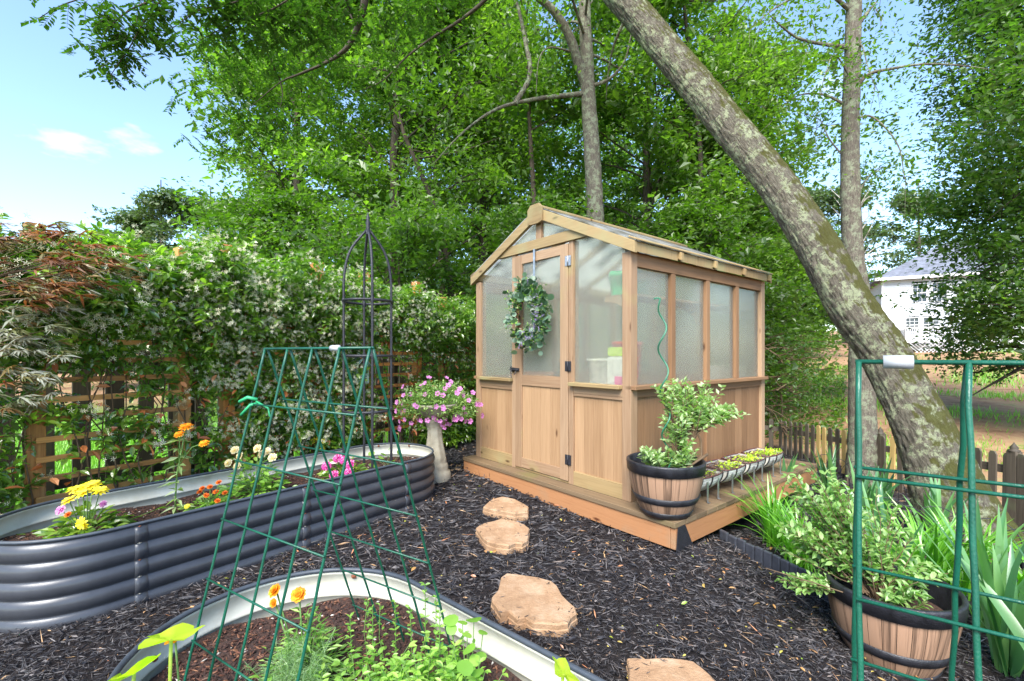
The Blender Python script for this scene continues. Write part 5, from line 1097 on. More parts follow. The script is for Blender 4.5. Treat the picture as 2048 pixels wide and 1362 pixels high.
# ================================================================ jasmine
LSUM = (0, -1)
def vine(label, t0, t1, n_sprig, dens, fl, seed):
    c = lp((t0 + t1) / 2); root = thing('jasmine_vine', label, 'jasmine', (*c, 0), LROT, 'jasmine covering the lattice'); tm = (t0 + t1) / 2
    tt = []; zs_ = []; os_ = []
    while len(tt) < n_sprig:
        t = rg.uniform(t0 - .12, t1 + .12); z = rg.uniform(.1, 2.42)
        if rg.random() < dens(t, z): tt.append(t); zs_.append(z); hi_ = float(ss((z - 1.15) / .5)); os_.append(rg.normal(.05 - .12 * hi_, .06 + .10 * hi_) - .05 * hi_ if rg.random() > .40 else rg.normal(-.10, .04))
    tt = np.array(tt) - tm; zs_ = np.array(zs_); os_ = np.clip(np.array(os_), -.36, .3); ml = NM(); ms = NM(); n = len(tt)
    Bp = np.column_stack([tt, os_, zs_]); G = unit(n, .12, .7); G[:, 1] -= .45; G /= np.linalg.norm(G, axis=1)[:, None]
    k = 5; tone = np.clip(rg.normal(.42, .2, n) + .28 * ss((zs_ - 2.0) / .3) , 0, 1)  # upper leaves lighter: lime new growth, with light from above put into the tone
    for j in range(k):
        s = (j + .5) / k
        pos = Bp + G * (.14 * s)
        for sg in (-1, 1):
            S = np.cross(G, rg.normal(0, .6, (n, 3)) + (0, 0, 1)); S /= np.linalg.norm(S, axis=1)[:, None] + 1e-9
            D = G * .5 + S * sg + rg.normal(0, .3, (n, 3)) - (0, 0, .12); sz2 = .064 * rg.uniform(.6, 1.2, n) * (1 + .25 * (zs_ > 2.12))
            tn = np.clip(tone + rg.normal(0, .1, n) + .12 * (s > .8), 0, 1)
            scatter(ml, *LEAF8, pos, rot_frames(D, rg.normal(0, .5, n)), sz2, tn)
    for i in range(0, n, 4): p = Bp[i]; tube(ms, [tuple(p - G[i] * .05), tuple(p + G[i] * .07), tuple(p + G[i] * .14)], .0016, 3, caps=False)
    for i in range(16):
        x = rg.uniform(t0, t1) - tm; P = [(x, rg.normal(-.05, .03), .0)]
        for z in np.linspace(.2, 2.0, 11): x += rg.normal(0, .045); P.append((x, -.07 + rg.normal(0, .03), z))
        tube(ms, P, np.linspace(.006, .002, 12), 5, rnd=rg.random(), caps=False)
    ml.build('foliage', LVINE, root); ms.build('stem', TWIG, root)
    # white pinwheel flowers in clusters
    nf = fl; idx = []
    while len(idx) < nf:
        i = rg.integers(0, n)
        if zs_[i] > .5 and os_[i] < .02 and rg.random() < (.45 if zs_[i] > 1.9 else .65) + .3 * (math.sin((tt[i] + tm) * 6 + 1) * math.sin(zs_[i] * 7) > -.1): idx.append(i)
    idx = np.array(idx); q = 7; cen = Bp[idx] + G[idx] * .14; P = np.repeat(cen, q, 0) + rg.normal(0, .030, (nf * q, 3)) + (0, -.075, 0)
    T = []; Tf = []
    for a in range(5): an = a * 2 * math.pi / 5; b_ = len(T); T += [(0, 0, 0), (.5 * math.cos(an - .18), .5 * math.sin(an - .18), .03), (1 * math.cos(an + .25), 1 * math.sin(an + .25), 0), (.55 * math.cos(an + .28), .55 * math.sin(an + .28), .02)]; Tf += [(b_, b_ + 1, b_ + 2), (b_, b_ + 2, b_ + 3)]
    Nn = unit(nf * q, .2, .8); Nn[:, 1] -= .8; Rm = rot_frames(Nn)[:, :, [1, 2, 0]]
    mf = NM(); scatter(mf, T, Tf, P, Rm, rg.uniform(.015, .022, nf * q), rg.random(nf * q)); o = mf.build('white_blossom', FLWHITE, root); tag(o, kind='stuff')
    # old orange leaves
    no = int(60 * (t1 - t0 + .2)); P = np.column_stack([rg.uniform(t0, t1, no) - tm, rg.normal(-.17, .04, no), rg.uniform(.4, 1.75, no)]); mo = NM(); leaves(mo, P, unit(no, -.5, .6), .085, LEAF8); tag(mo.build('withered_leaves', LORANGE, root), kind='stuff')
    return root
nzv = lambda t, z: .5 + .5 * math.sin(t * 7.3 + z * 5.1) * math.sin(t * 3.1 - z * 8.3 + 2)
top = lambda t: 2.06 - .06 * ss((-t) / .8) + .06 * math.sin(t * 9) + .05 * math.sin(t * 23 + 1) - .05 * max(0, t - 1)
def dA(t, z):
    if z > top(t): return .03 if z < top(t) + .1 else 0
    if z > 1.48: return 1.0
    if z > 1.2: return .5 * nzv(t, z) + .2
    if z > .35: return (.5 * (nzv(t, z) > .5) * nzv(t, z) + .03) * (0.25 if (abs(t) < .09 or abs(t + .82) < .09) else 1)
    return .02
def dB(t, z):
    if z > top(t): return .03 if z < top(t) + .1 else 0
    lo = 1.05 if t < .35 else .45
    if z > 1.45: return 1
    if z > lo: return .65 + .3 * nzv(t, z)
    return .25 * nzv(t, z)
def dC(t, z):
    if z > top(t): return .03 if z < top(t) + .1 else 0
    if t < 1.75: return .85 if z > .3 else .4
    if z > 1.42: return 1
    return .05 * nzv(t, z)
def dD(t, z):
    if z > top(t): return .03 if z < top(t) + .12 else 0
    if z > 1.3: return 1
    if z > 1.0: return .35
    return .75 if z > .15 else .3
vine('jasmine vine over the open brown lattice screen, white flowers along the top', -.95, .1, 1500, dA, 330, 1)
vine('densest jasmine mass, starred with white flowers behind the wire trellis', .1, 1.3, 2300, dB, 780, 2)
vine('jasmine vine over the orange screen behind the black obelisk', 1.3, 2.6, 1900, dC, 450, 3)
vine('jasmine vine behind the petunia urn with few flowers', 2.6, 4.1, 2100, dD, 110, 4)
vine('jasmine vine behind the red maple at the picture edge', -2.1, -.95, 1000, lambda t, z: (1 if 1.3 < z < 1.95 else (.25 if z < 1.3 else 0)), 60, 5)
# ================================================================ red laceleaf maple at the picture edge
jm = thing('laceleaf_maple', 'feathery red and grey leaved maple reaching in at the picture edge', 'tree', (-3.45, 2.35, 0)); ms = NM(); ml = NM(); jb = np.array([-3.45, 2.35, 0])
tube(ms, [(0, 0, -.1), (.03, .02, .5), (.0, .0, 1.0), (.1, .02, 1.4)], [.05, .045, .035, .025], 8); tips = []
def jgrow(px, py, Yd, n, sprd):
    T = Dp(px, py, Yd) - jb; A_ = np.array([.08, .01, 1.35]) if py < 640 else np.array([0, 0, .95]); mid = (A_ + T) / 2 + (0, 0, .12); s = np.linspace(0, 1, 9)[:, None]; P = (1 - s) ** 2 * A_ + 2 * s * (1 - s) * mid + s ** 2 * T; tube(ms, P, np.linspace(.007, .0015, 9), 4, caps=False)
    c = T + rg.normal(0, 1, (n, 3)) * sprd; k = 9; cc = np.repeat(c, k, 0); base_az = np.repeat(rg.normal(0, .5, n), k); az_ = base_az + np.tile(np.linspace(-.95, .95, k), n)
    D = np.column_stack([np.cos(az_), np.sin(az_) * .7 - .25, rg.normal(-.12, .16, n * k)]); tone = np.repeat(np.clip((.42 if py < 600 else .85) + rg.normal(0, .27, n), 0, 1), k)
    scatter(ml, [(0, .04, 0), (.5, .055, .02), (1, 0, -.12), (.5, -.055, .02), (0, -.04, 0)], [(0, 3, 1), (0, 4, 3), (1, 3, 2)], cc, rot_frames(D, rg.normal(0, .4, n * k)), rg.uniform(.06, .12, n * k), tone)
for i in range(34):
    py = rg.uniform(455, 600); px = rg.uniform(-60, 60 + 190 * (1 - abs(py - 530) / 100)); jgrow(px, py, rg.uniform(2.35, 2.7), 7, (.08, .07, .025))
for px, py in ((60, 640), (90, 700), (40, 670), (10, 620), (85, 755), (30, 745), (60, 795), (100, 620), (20, 815), (0, 700), (130, 655), (70, 680), (15, 770)): jgrow(px - 15, py, 2.4, 9, (.05, .05, .016))
ms.build('branch', TWIG, jm); ml.build('foliage', LMAPLE, jm)
# ================================================================ wreath
WC = GTM @ Vector((-1.045, -.075, 1.45)); wr = thing('door_wreath', 'eucalyptus and lavender wreath hanging on the greenhouse door', 'wreath', tuple(WC), R(-50.8))
m = NM()
for q in range(9):
    ph = rg.uniform(0, 6.28); P = [((.185 + .022 * math.cos(5 * a + ph)) * math.cos(a), .012 * math.sin(4 * a + ph), (.185 + .022 * math.cos(5 * a + ph)) * math.sin(a)) for a in np.linspace(0, 2 * math.pi, 60, endpoint=False)]
    tube(m, P, .0055, 5, rnd=rg.random(), closed=True)
m.build('grapevine_ring', plain('grapevine', (.17, .075, .04), .8), wr)
def ringpts(n, r0_, sr, full=True):
    a = rg.uniform(-.2, 2 * math.pi - .2, n)
    if not full: a = np.where((a > 2.5) & (a < 4.2) & (rg.random(n) < .65), rg.uniform(-2, 2.4, n), a)
    r_ = r0_ + rg.normal(0, sr, n); return np.column_stack([r_ * np.cos(a), rg.normal(-.035, .022, n), r_ * np.sin(a)]), a
P, a = ringpts(420, .215, .05, False); D = np.column_stack([np.cos(a + rg.normal(0, .9, 420)), rg.normal(-.35, .4, 420), np.sin(a + rg.normal(0, .9, 420))]); m = NM(); scatter(m, *ROUND, P, rot_frames(D, rg.normal(0, .8, 420)), rg.uniform(.035, .062, 420), rg.random(420)); m.build('eucalyptus_leaves', LWREATH, wr)
P, a = ringpts(900, .20, .045, False); D = np.column_stack([np.cos(a), np.full(900, -.4), np.sin(a)]) + rg.normal(0, .6, (900, 3)); m = NM(); scatter(m, *LEAF4, P, rot_frames(D, rg.normal(0, .6, 900)), rg.uniform(.018, .035, 900), rg.random(900)); m.build('small_leaves', LLIGHT, wr)
for i in range(30):
    m = NM(); a0 = rg.uniform(-2.0, 1.6); r_ = .20 + rg.normal(0, .03); p = np.array([r_ * math.cos(a0), -.085, r_ * math.sin(a0)]); dd = np.array([rg.normal(.5, .4), -.3, rg.normal(0, .6)]); dd /= np.linalg.norm(dd); n = 26; s = rg.random(n); scatter(m, *LEAF4, p + dd * .055 * s[:, None], rot_frames(unit(n) + dd), rg.uniform(.009, .014, n), rg.random(n)); m.build('lavender_sprig', LAV, wr)
m = NM(); P, a = ringpts(160, .2, .04); scatter(m, OCT[0], OCT[1], P - (0, .02, 0), rot_frames(unit(160)), .010, rg.random(160)); tag(m.build('white_buds', FLWHITE, wr), kind='stuff')
part('hanger_strap', [(-.012, .012, .052, .055, .2, .60), (-.012, .012, .056, .10, .592, .597)], GREYM, wr, 0)
# ================================================================ trees
def grow(ms, ml, base, h, r0_, cb, cr_, nb, nleaf, lsize, tmpl=LEAF4, lean=(0, 0), sig=.28, flat=.45, elev=(5, 40), topf=.35, twist=.12, trunk=None, droop=.12, asym=None, cut=None):
    base = np.array(base, float)
    if trunk is None:
        k = 12; s = np.linspace(0, 1, k)[:, None]; wig = np.cumsum(rg.normal(0, twist * h / 60, (k, 3)), 0) * (1, 1, 0)
        trunk = base + s * np.array([lean[0], lean[1], h]) + wig; trunk[0] = base - (0, 0, .2)
        tube(ms, trunk, r0_ * (1 - .85 * s[:, 0]) * np.where(s[:, 0] < .03, 1.3, 1), 10, rough=.05, caps=False)
    trunk = np.asarray(trunk); zz_ = trunk[:, 2]
    Cl = []
    for i in range(nb):
        f = rg.random() ** .85; z = cb + (h * .97 - cb) * f; z0 = max(z - .12 * h * f, base[2] + .6)
        A_ = np.array([np.interp(z0, zz_, trunk[:, 0]), np.interp(z0, zz_, trunk[:, 1]), z0]); az_ = rg.uniform(0, 6.283)
        if asym is not None: az_ = asym[0] + rg.normal(0, asym[1])
        prof = math.sqrt(max(.02, 1 - ((f - topf) / (1.02 - topf if f > topf else topf + .35)) ** 2)); L_ = cr_ * prof * rg.uniform(.65, 1.1); e = R(rg.uniform(*elev) + 35 * f)
        k = 7; s = np.linspace(0, 1, k)[:, None]; D = np.array([math.cos(az_) * math.cos(e), math.sin(az_) * math.cos(e), math.sin(e)]); P = A_ + D * L_ * s; P[:, 2] -= droop * L_ * s[:, 0] ** 2; P += np.cumsum(rg.normal(0, .035 * L_, (k, 3)), 0) * s
        if cut is not None:
            okp = np.concatenate([cut(P), [False]]); k2 = int(np.argmin(okp)); kend = max(k2, 0)
            if kend < 3: continue
            tube(ms, P[:kend], np.linspace(r0_ * .26 * (1.2 - f), .004, kend), 5, caps=False, rnd=rg.random())
        else: tube(ms, P, np.linspace(r0_ * .26 * (1.2 - f), .006, k), 5, caps=False, rnd=rg.random())
        for j in range(6):
            q = rg.uniform(.3, 1); B_ = np.array([np.interp(q, s[:, 0], P[:, c]) for c in range(3)]); a2 = az_ + rg.normal(0, .9); l2 = L_ * .38 * rg.uniform(.5, 1.2); D2 = np.array([math.cos(a2), math.sin(a2), rg.normal(.12, .25)]); E_ = B_ + D2 * l2
            if cut is not None and not (cut(E_[None])[0] and cut(B_[None])[0]): continue
            tube(ms, [B_, (B_ + E_) / 2 + (0, 0, .05 * l2), E_], [.012, .008, .003], 3, caps=False)
            Cl += [B_ + D2 * l2 * .45, B_ + D2 * l2 * .8, E_]
    Cl = np.array(Cl)
    if cut is not None: Cl = Cl[cut(Cl)]
    if len(Cl) == 0: return
    idx = rg.integers(0, len(Cl), nleaf); tone = rg.normal(.45, .18, len(Cl)); sg_ = sig * rg.uniform(.6, 1.3, len(Cl))
    P = Cl[idx] + np.clip(rg.normal(size=(nleaf, 3)), -2, 2) * sg_[idx][:, None] * (1, 1, flat)
    D = unit(nleaf, -.15, .55); scatter(ml, *tmpl, P, rot_frames(D, rg.normal(0, .6, nleaf)), lsize * np.clip(rg.lognormal(-.12, .34, nleaf), .4, 1.9), np.clip(tone[idx] + rg.normal(0, .16, nleaf), 0, 1))
def tree(label, x, y, h, r0_, cb, cr_, nb, nleaf, lsize, lmat, bmat=BARK3, name='broadleaf_tree', cat='tree', group='trees behind the garden', **kw):
    z = hz(x, y); root = thing(name, label, cat, (x, y, z), group=group); ms = NM(); ml = NM()
    grow(ms, ml, (0, 0, 0), h, r0_, cb, cr_, nb, nleaf, lsize, **kw); ms.build('trunk', bmat, root); ml.build('crown', lmat, root); return root
def recopy(o, x, y, rz, s, label):
    c = copy_tree(o); c.location = (x, y, hz(x, y)); c.rotation_euler = (0, 0, rz); c.scale = (s, s, s); c['label'] = label; return c
TA = tree('tall leafy tree standing at the edge of the open sky, behind the jasmine', -6.0, 13, 13, .17, 1.0, 3.4, 62, 40000, .15, LFOR)
TB = tree('tall bright green tree rising behind the black obelisk', -3.2, 11.2, 13.5, .16, 2.0, 3.2, 60, 38000, .145, LFOR, twist=.25)
TC = tree('slender tree with dark twin stems between the obelisk and the greenhouse gable', -.9, 13.5, 14, .17, 1.6, 3.2, 56, 36000, .15, LFOR, twist=.3)
TD = tree('leafy tree right behind the greenhouse roof ridge', 3.6, 12.2, 13, .18, 1.2, 3.3, 58, 38000, .15, LFOR)
TE = tree('bright tree seen between the greenhouse and the leaning trunk', 6.3, 13.5, 11.5, .18, 1.0, 3.4, 52, 34000, .15, LFOR)
recopy(TA, -9.6, 19.5, 2.1, .72, 'smaller leafy tree farther back at the edge of the open sky')
recopy(TC, -4.6, 19, 1.3, 1.1, 'tree in the second row behind the tall tree at the sky edge')
recopy(TB, -.2, 18.5, 3.9, 1.1, 'tree in the second row above the greenhouse door')
recopy(TD, 3.6, 20, 2.4, 1.05, 'tree in the second row directly behind the greenhouse')
recopy(TA, 8.6, 20, .8, .72, 'tree in the second row crossed by the leaning trunk')
recopy(TE, 13.0, 22.5, 2.9, .68, 'short leafy tree just left of the white house')
# understory
UA = tree('low arching understory tree behind the petunia urn', -2.2, 9.0, 4.4, .05, .5, 1.9, 38, 17000, .11, LFOR, BARK3, 'understory_tree', group='understory trees')
UB = tree('low dark leaved understory tree behind the greenhouse back corner', 3.9, 9.8, 4.8, .06, .4, 2.1, 40, 18000, .11, LFOR2, BARK3, 'understory_tree', group='understory trees')
recopy(UB, -4.6, 9.4, 1.0, .95, 'low dark leaved tree behind the densest jasmine')
recopy(UA, .6, 9.9, 2.0, 1.0, 'low light green tree behind the greenhouse door gable')
recopy(UA, 5.9, 11.0, 4.0, 1.0, 'low light tree under the leaning trunk, right behind the greenhouse eave')
recopy(UB, 7.6, 13.2, 2.2, .95, 'low dark leaved tree beyond the second trunk')
recopy(UB, -7.6, 12.5, 4.2, .8, 'low tree under the sky at the far end of the jasmine')
UC = tree('scraggly arching shrub over the picket fence behind the greenhouse corner', 4.7, 8.9, 2.3, .03, .5, 1.5, 30, 3600, .055, LOAK, TWIG, 'arching_shrub', 'shrub', 'shrubs over the picket fence', droop=.5, sig=.2)
recopy(UC, 5.6, 9.6, 2.2, .9, 'scraggly arching shrub beyond the fence behind the dark trunk')
# far wood
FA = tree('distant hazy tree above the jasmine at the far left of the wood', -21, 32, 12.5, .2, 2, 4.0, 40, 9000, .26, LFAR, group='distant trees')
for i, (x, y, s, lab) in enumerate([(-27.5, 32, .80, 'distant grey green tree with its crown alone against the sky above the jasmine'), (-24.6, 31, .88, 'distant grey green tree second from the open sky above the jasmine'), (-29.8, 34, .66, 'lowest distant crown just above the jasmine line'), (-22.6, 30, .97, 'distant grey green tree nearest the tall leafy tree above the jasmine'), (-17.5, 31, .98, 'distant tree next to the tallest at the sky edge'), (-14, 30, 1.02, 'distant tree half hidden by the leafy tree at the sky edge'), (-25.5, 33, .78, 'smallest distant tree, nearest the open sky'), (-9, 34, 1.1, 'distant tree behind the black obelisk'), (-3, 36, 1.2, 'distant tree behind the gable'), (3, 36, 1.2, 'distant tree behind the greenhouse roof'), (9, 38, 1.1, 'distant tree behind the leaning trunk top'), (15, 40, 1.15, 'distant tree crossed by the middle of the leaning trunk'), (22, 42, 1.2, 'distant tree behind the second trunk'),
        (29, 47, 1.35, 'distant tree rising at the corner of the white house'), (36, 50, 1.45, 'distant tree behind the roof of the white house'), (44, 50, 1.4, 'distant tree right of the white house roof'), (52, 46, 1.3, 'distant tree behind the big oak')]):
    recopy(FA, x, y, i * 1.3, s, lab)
for i, (x, y, s, lab) in enumerate([(-12, 22, .6, 'low distant bush at the far left of the wood'), (-6, 24, .7, 'low distant bush behind the obelisk'), (-1, 25, .75, 'low distant bush behind the greenhouse gable'), (4, 25, .75, 'low distant bush behind the roof'), (9, 26, .75, 'low distant bush behind the leaning trunk'), (15, 29, .8, 'low distant bush left of the white house'), (19.5, 32, .8, 'low distant bush against the white house corner')]):
    c = recopy(UB, x, y, i * 1.7, s * 2.4, lab); c['group'] = 'distant bushes'
for i, (x, y, s, lab) in enumerate([(-15, 16, .95, 'low bush on the lawn beyond the red maple'), (-11.5, 15, 1.0, 'low bush on the lawn behind the open lattice screen'), (-9.2, 16.5, 1.05, 'low bush on the lawn left of the leafy tree'), (-18, 20, 1.15, 'low bush far out on the lawn, nearest the open sky')]):
    c = recopy(UB, x, y, i * 1.1, s, lab); c['group'] = 'bushes beyond the lawn'
# bright roadside thicket behind the white house is left as distant trees
OAKS = tree('big dense oak with fine dark leaves at the edge of the picture before the house', 11.7, 9.4, 14, .24, .9, 4.5, 150, 150000, .10, LOAK, BARK3, 'oak_tree', group=None, tmpl=LEAF4, sig=.36, flat=.6, elev=(-15, 25), droop=.28, asym=(3.3, 1.1), cut=lambda c: c[:, 0] > -2.95 + .92 * c[:, 1] + .4 * np.sin(c[:, 2] * 1.3 + c[:, 1]) + .15 * (np.abs(c[:, 2] - 2.5) < 1.1))
# dead pale tree
dt_ = thing('dead_tree', 'pale bare dead tree standing beside the roof of the white house', 'tree', (22.6, 30.5, hz(22.6, 30.5))); ms = NM()
tube(ms, [(0, 0, -.2), (.1, 0, 4), (.0, 0, 8), (.3, 0, 10.5)], [.2, .16, .11, .03], 7)
for i in range(24):
    z = rg.uniform(5.5, 10); a = rg.uniform(0, 6.28); e = rg.uniform(.5, 1.1); L_ = rg.uniform(1.2, 3.4); D = np.array([math.cos(a) * math.cos(e), math.sin(a) * math.cos(e), math.sin(e)]); p = np.array([.05, 0, z]); tube(ms, [p, p + D * L_ * .5 + rg.normal(0, .1, 3), p + D * L_ + rg.normal(0, .2, 3)], [.05, .03, .008], 4)
ms.build('trunk', BARKP, dt_)
# ---------------------------------------------------------------- three signature trunks
def pxpath(L_, base): return np.array([Dp(*q) - base for q in L_])
def smooth(P, r, k):
    P = np.asarray(P, float); n = len(P); t0 = np.arange(n); t1 = np.linspace(0, n - 1, k); out = []
    for c in range(3):
        # catmull-rom
        v = P[:, c]; ext = np.concatenate([[2 * v[0] - v[1]], v, [2 * v[-1] - v[-2]]]); i = np.clip(t1.astype(int), 0, n - 2); f = t1 - i; p0, p1, p2, p3 = ext[i], ext[i + 1], ext[i + 2], ext[i + 3]
        out.append(.5 * ((2 * p1) + (-p0 + p2) * f + (2 * p0 - 5 * p1 + 4 * p2 - p3) * f ** 2 + (-p0 + 3 * p1 - 3 * p2 + p3) * f ** 3))
    return np.stack(out, 1), np.interp(t1, t0, r)
def limb(ms, base, L_, r, k=16, n=7, rough=.03): P, rr = smooth(pxpath(L_, base), r, k); tube(ms, P, rr, n, caps=False, rough=rough); return P
def sprays(ml, C_, n, sig, size, tmpl=LEAF4, flat=.5, tone=.45):
    C_ = np.asarray(C_); idx = rg.integers(0, len(C_), n); tn = rg.normal(tone, .18, len(C_)); P = C_[idx] + rg.normal(size=(n, 3)) * sig * (1, 1, flat); D = unit(n, -.25, .6); scatter(ml, *tmpl, P, rot_frames(D, rg.normal(0, .5, n)), size * rg.uniform(.6, 1.2, n), np.clip(tn[idx] + rg.normal(0, .15, n), 0, 1))
# leaning tree
b = Dp(1945, 1085, 3.55); b[2] = hz(b[0], b[1]); lt = thing('leaning_tree', 'massive leaning trunk crusted with pale lichen and moss, crossing the picture', 'tree', tuple(b)); ms = NM(); ml = NM()
LP = [(1960, 1150, 3.52), (1942, 1085, 3.55), (1905, 1000, 3.6), (1866, 905, 3.68), (1817, 800, 3.78), (1764, 700, 3.88), (1700, 610, 3.98), (1625, 478, 4.15), (1548, 362, 4.32), (1455, 248, 4.5), (1360, 132, 4.66), (1246, 0, 4.85), (1100, -150, 5.1), (880, -330, 5.3), (700, -560, 5.5)]
P, rr = smooth(pxpath(LP, b), [.40, .325, .262, .215, .186, .176, .172, .166, .160, .158, .150, .142, .125, .10, .06], 90)
# own fine trunk surface with gnarl
from mathutils import noise as mn
T_, N_, B_ = frames(P); n = 96; P, rr = smooth(P, rr * .95, 520); T_, N_, B_ = frames(P); a = np.arange(n) * 2 * math.pi / n; kk = len(P)
Ls = np.concatenate([[0], np.cumsum(np.linalg.norm(np.diff(P, axis=0), axis=1))])
Rr = np.zeros((kk, n))
for i in range(kk):
    for q in range(n):
        c_, s_ = math.cos(a[q]), math.sin(a[q]); L__ = Ls[i]
        big = mn.noise(Vector((c_ * 1.3, s_ * 1.3, L__ * 1.1))) * .055 + mn.noise(Vector((c_ * 2.6 + 5, s_ * 2.6, L__ * 2.5))) * .03
        rd = 1 - abs(mn.noise(Vector((c_ * 7.5 + mn.noise(Vector((c_ * 3, s_ * 3, L__ * 6))) , s_ * 7.5, L__ * 5.5)))) * 2.2
        fn = mn.noise(Vector((c_ * 17, s_ * 17, L__ * 16)))
        Rr[i, q] = rr[i] * (1 + big) + .010 * rd + .006 * fn
V = P[:, None] + Rr[..., None] * (np.cos(a)[None, :, None] * N_[:, None] + np.sin(a)[None, :, None] * B_[:, None])
ii = np.arange(kk - 1)[:, None] * n; q0 = np.arange(n)[None]; q1 = (np.arange(n)[None] + 1) % n
F = np.stack([ii + q0, ii + q1, ii + n + q1, ii + n + q0], -1).reshape(-1, 4)
u0 = np.broadcast_to(Ls[:-1, None], (kk - 1, n)); u1 = np.broadcast_to(Ls[1:, None], (kk - 1, n)); v0 = np.broadcast_to(np.arange(n) / n * 1.2, (kk - 1, n)); v1 = v0 + 1.2 / n
uv = np.stack([np.stack([u0, v0], -1), np.stack([u0, v1], -1), np.stack([u1, v1], -1), np.stack([u1, v0], -1)], 2).reshape(-1, 2)
ms.add(V.reshape(-1, 3), F, 0, uv, True)
limb(ms, b, [(1265, 10, 4.8), (1240, 60, 4.9), (1225, 100, 5.1), (1216, 150, 5.3), (1212, 200, 5.5)], [.02, .016, .012, .008, .004])
Cl = []
for q in range(9):
    e = (rg.uniform(500, 1500), rg.uniform(-900, -420), rg.uniform(4.5, 7)); Q = limb(ms, b, [(1100, -150, 5.1), ((1100 + e[0]) / 2, (-150 + e[1]) / 2 - 40, 5.5), e], [.06, .04, .01]); Cl += list(Q[7:])
sprays(ml, Cl, 7000, .4, .1); ms.build('trunk', BARK1, lt); ml.build('crown', LFOR2, lt)
# second upright trunk with sparse branches against the sky
b = Dp(1722, 950, 6.0); b[2] = hz(b[0], b[1]); t2 = thing('slender_tree', 'upright grey trunk behind the leaning tree with sparse branches against the sky', 'tree', tuple(b)); ms = NM(); ml = NM()
limb(ms, b, [(1722, 1000, 6), (1722, 920, 6), (1724, 850, 6), (1722, 700, 6), (1718, 600, 6), (1706, 500, 6), (1700, 380, 6), (1701, 250, 6), (1705, 120, 6), (1708, 0, 6), (1712, -150, 6), (1700, -400, 6.2)], [.19, .165, .15, .135, .125, .115, .11, .10, .092, .085, .07, .03], 60, 16, .035)
Cl = []
for L_, r in [([(1704, 95, 6), (1660, 90, 5.9), (1600, 78, 5.8), (1560, 50, 5.7), (1530, 20, 5.6)], .03), ([(1708, 60, 6), (1735, 25, 6.1), (1765, -10, 6.2)], .035), ([(1706, 185, 6), (1735, 150, 5.9), (1780, 138, 5.8), (1850, 128, 5.7), (1930, 132, 5.6), (1990, 140, 5.5)], .026),
    ([(1708, 130, 6), (1722, 90, 5.8), (1735, 130, 5.6), (1750, 175, 5.5)], .014), ([(1704, 240, 6), (1740, 232, 5.9), (1775, 260, 5.8), (1800, 300, 5.7), (1808, 350, 5.7), (1815, 372, 5.7)], .014), ([(1700, 215, 6), (1650, 190, 6.1), (1600, 190, 6.2), (1560, 215, 6.3)], .02), ([(1702, 330, 6), (1660, 280, 6.1), (1640, 240, 6.2), (1600, 225, 6.2)], .012),
    ([(1703, 160, 6), (1670, 110, 5.8), (1650, 150, 5.7), (1640, 190, 5.6)], .012), ([(1708, 400, 6), (1740, 350, 6.2), (1770, 330, 6.4)], .014), ([(1700, 20, 6), (1640, -20, 5.8), (1560, 10, 5.6), (1500, 60, 5.4)], .03)]:
    Q = limb(ms, b, L_, np.linspace(r, .003, len(L_)), 18, 6); Cl += list(Q[6:])
    for i in range(7):
        q = Q[rg.integers(5, 18)]; e = q + rg.normal(0, .22, 3) - (0, 0, .08); tube(ms, [q, (q + e) / 2 + rg.normal(0, .03, 3), e], [.004, .003, .0015], 3, caps=False); Cl += [e, e]
sprays(ml, Cl, 2400, .16, .062, tone=.5)
C2 = [Dp(*q) - b for q in ((1590, 60, 6.5), (1570, 120, 6.5), (1620, 40, 6.5), (1540, 30, 6.6), (1760, 350, 6.4), (1770, 375, 6.4), (1745, 330, 6.3), (1620, 270, 6.6), (1600, 330, 6.6), (1650, 300, 6.6), (1640, 20, 6.3), (1760, 175, 6.2), (1590, 190, 6.5))]
sprays(ml, C2, 1700, .26, .07, tone=.55); grow(ms, ml, (0, 0, 0), 11, .1, 8, 2.2, 12, 2500, .08, trunk=np.array([Dp(1708, 0, 6) - b, Dp(1700, -500, 6.2) - b]))
ms.build('trunk', BARK2, t2); ml.build('crown', LFOR2, t2)
# middle forked trunk behind the greenhouse
b = Dp(1194, 800, 9.0); b[2] = hz(b[0], b[1]); t3 = thing('forked_tree', 'grey forked trunk rising straight behind the greenhouse roof', 'tree', tuple(b)); ms = NM(); ml = NM()
limb(ms, b, [(1196, 850, 9), (1194, 700, 9), (1192, 560, 9), (1190, 440, 9), (1186, 340, 9), (1181, 260, 9), (1176, 190, 9), (1173, 100, 9), (1168, 0, 9), (1160, -200, 9), (1150, -400, 9.2)], [.24, .2, .18, .17, .16, .15, .14, .125, .11, .08, .03], 60, 14, .035)
Cl = []
for L_, r0_, r1_ in [([(1174, 175, 9), (1155, 120, 8.9), (1138, 70, 8.8), (1110, 25, 8.7), (1070, -10, 8.6), (1000, -60, 8.5)], .11, .05), ([(1172, 187, 9), (1120, 192, 8.8), (1060, 200, 8.6), (1000, 215, 8.4), (950, 245, 8.2), (905, 285, 8.1), (870, 325, 8.0)], .05, .008), ([(1180, 172, 9), (1205, 165, 8.9), (1228, 150, 8.8), (1250, 120, 8.7), (1262, 70, 8.6)], .04, .012),
    ([(1150, 105, 8.9), (1100, 95, 8.7), (1078, 120, 8.6), (1072, 185, 8.5)], .022, .008), ([(1030, 208, 8.5), (1060, 150, 8.6), (1052, 90, 8.8), (1040, 30, 9), (1020, -30, 9)], .05, .03)]:
    Q = limb(ms, b, L_, np.linspace(r0_, r1_, len(L_)), 20, 7); Cl += list(Q[12:])
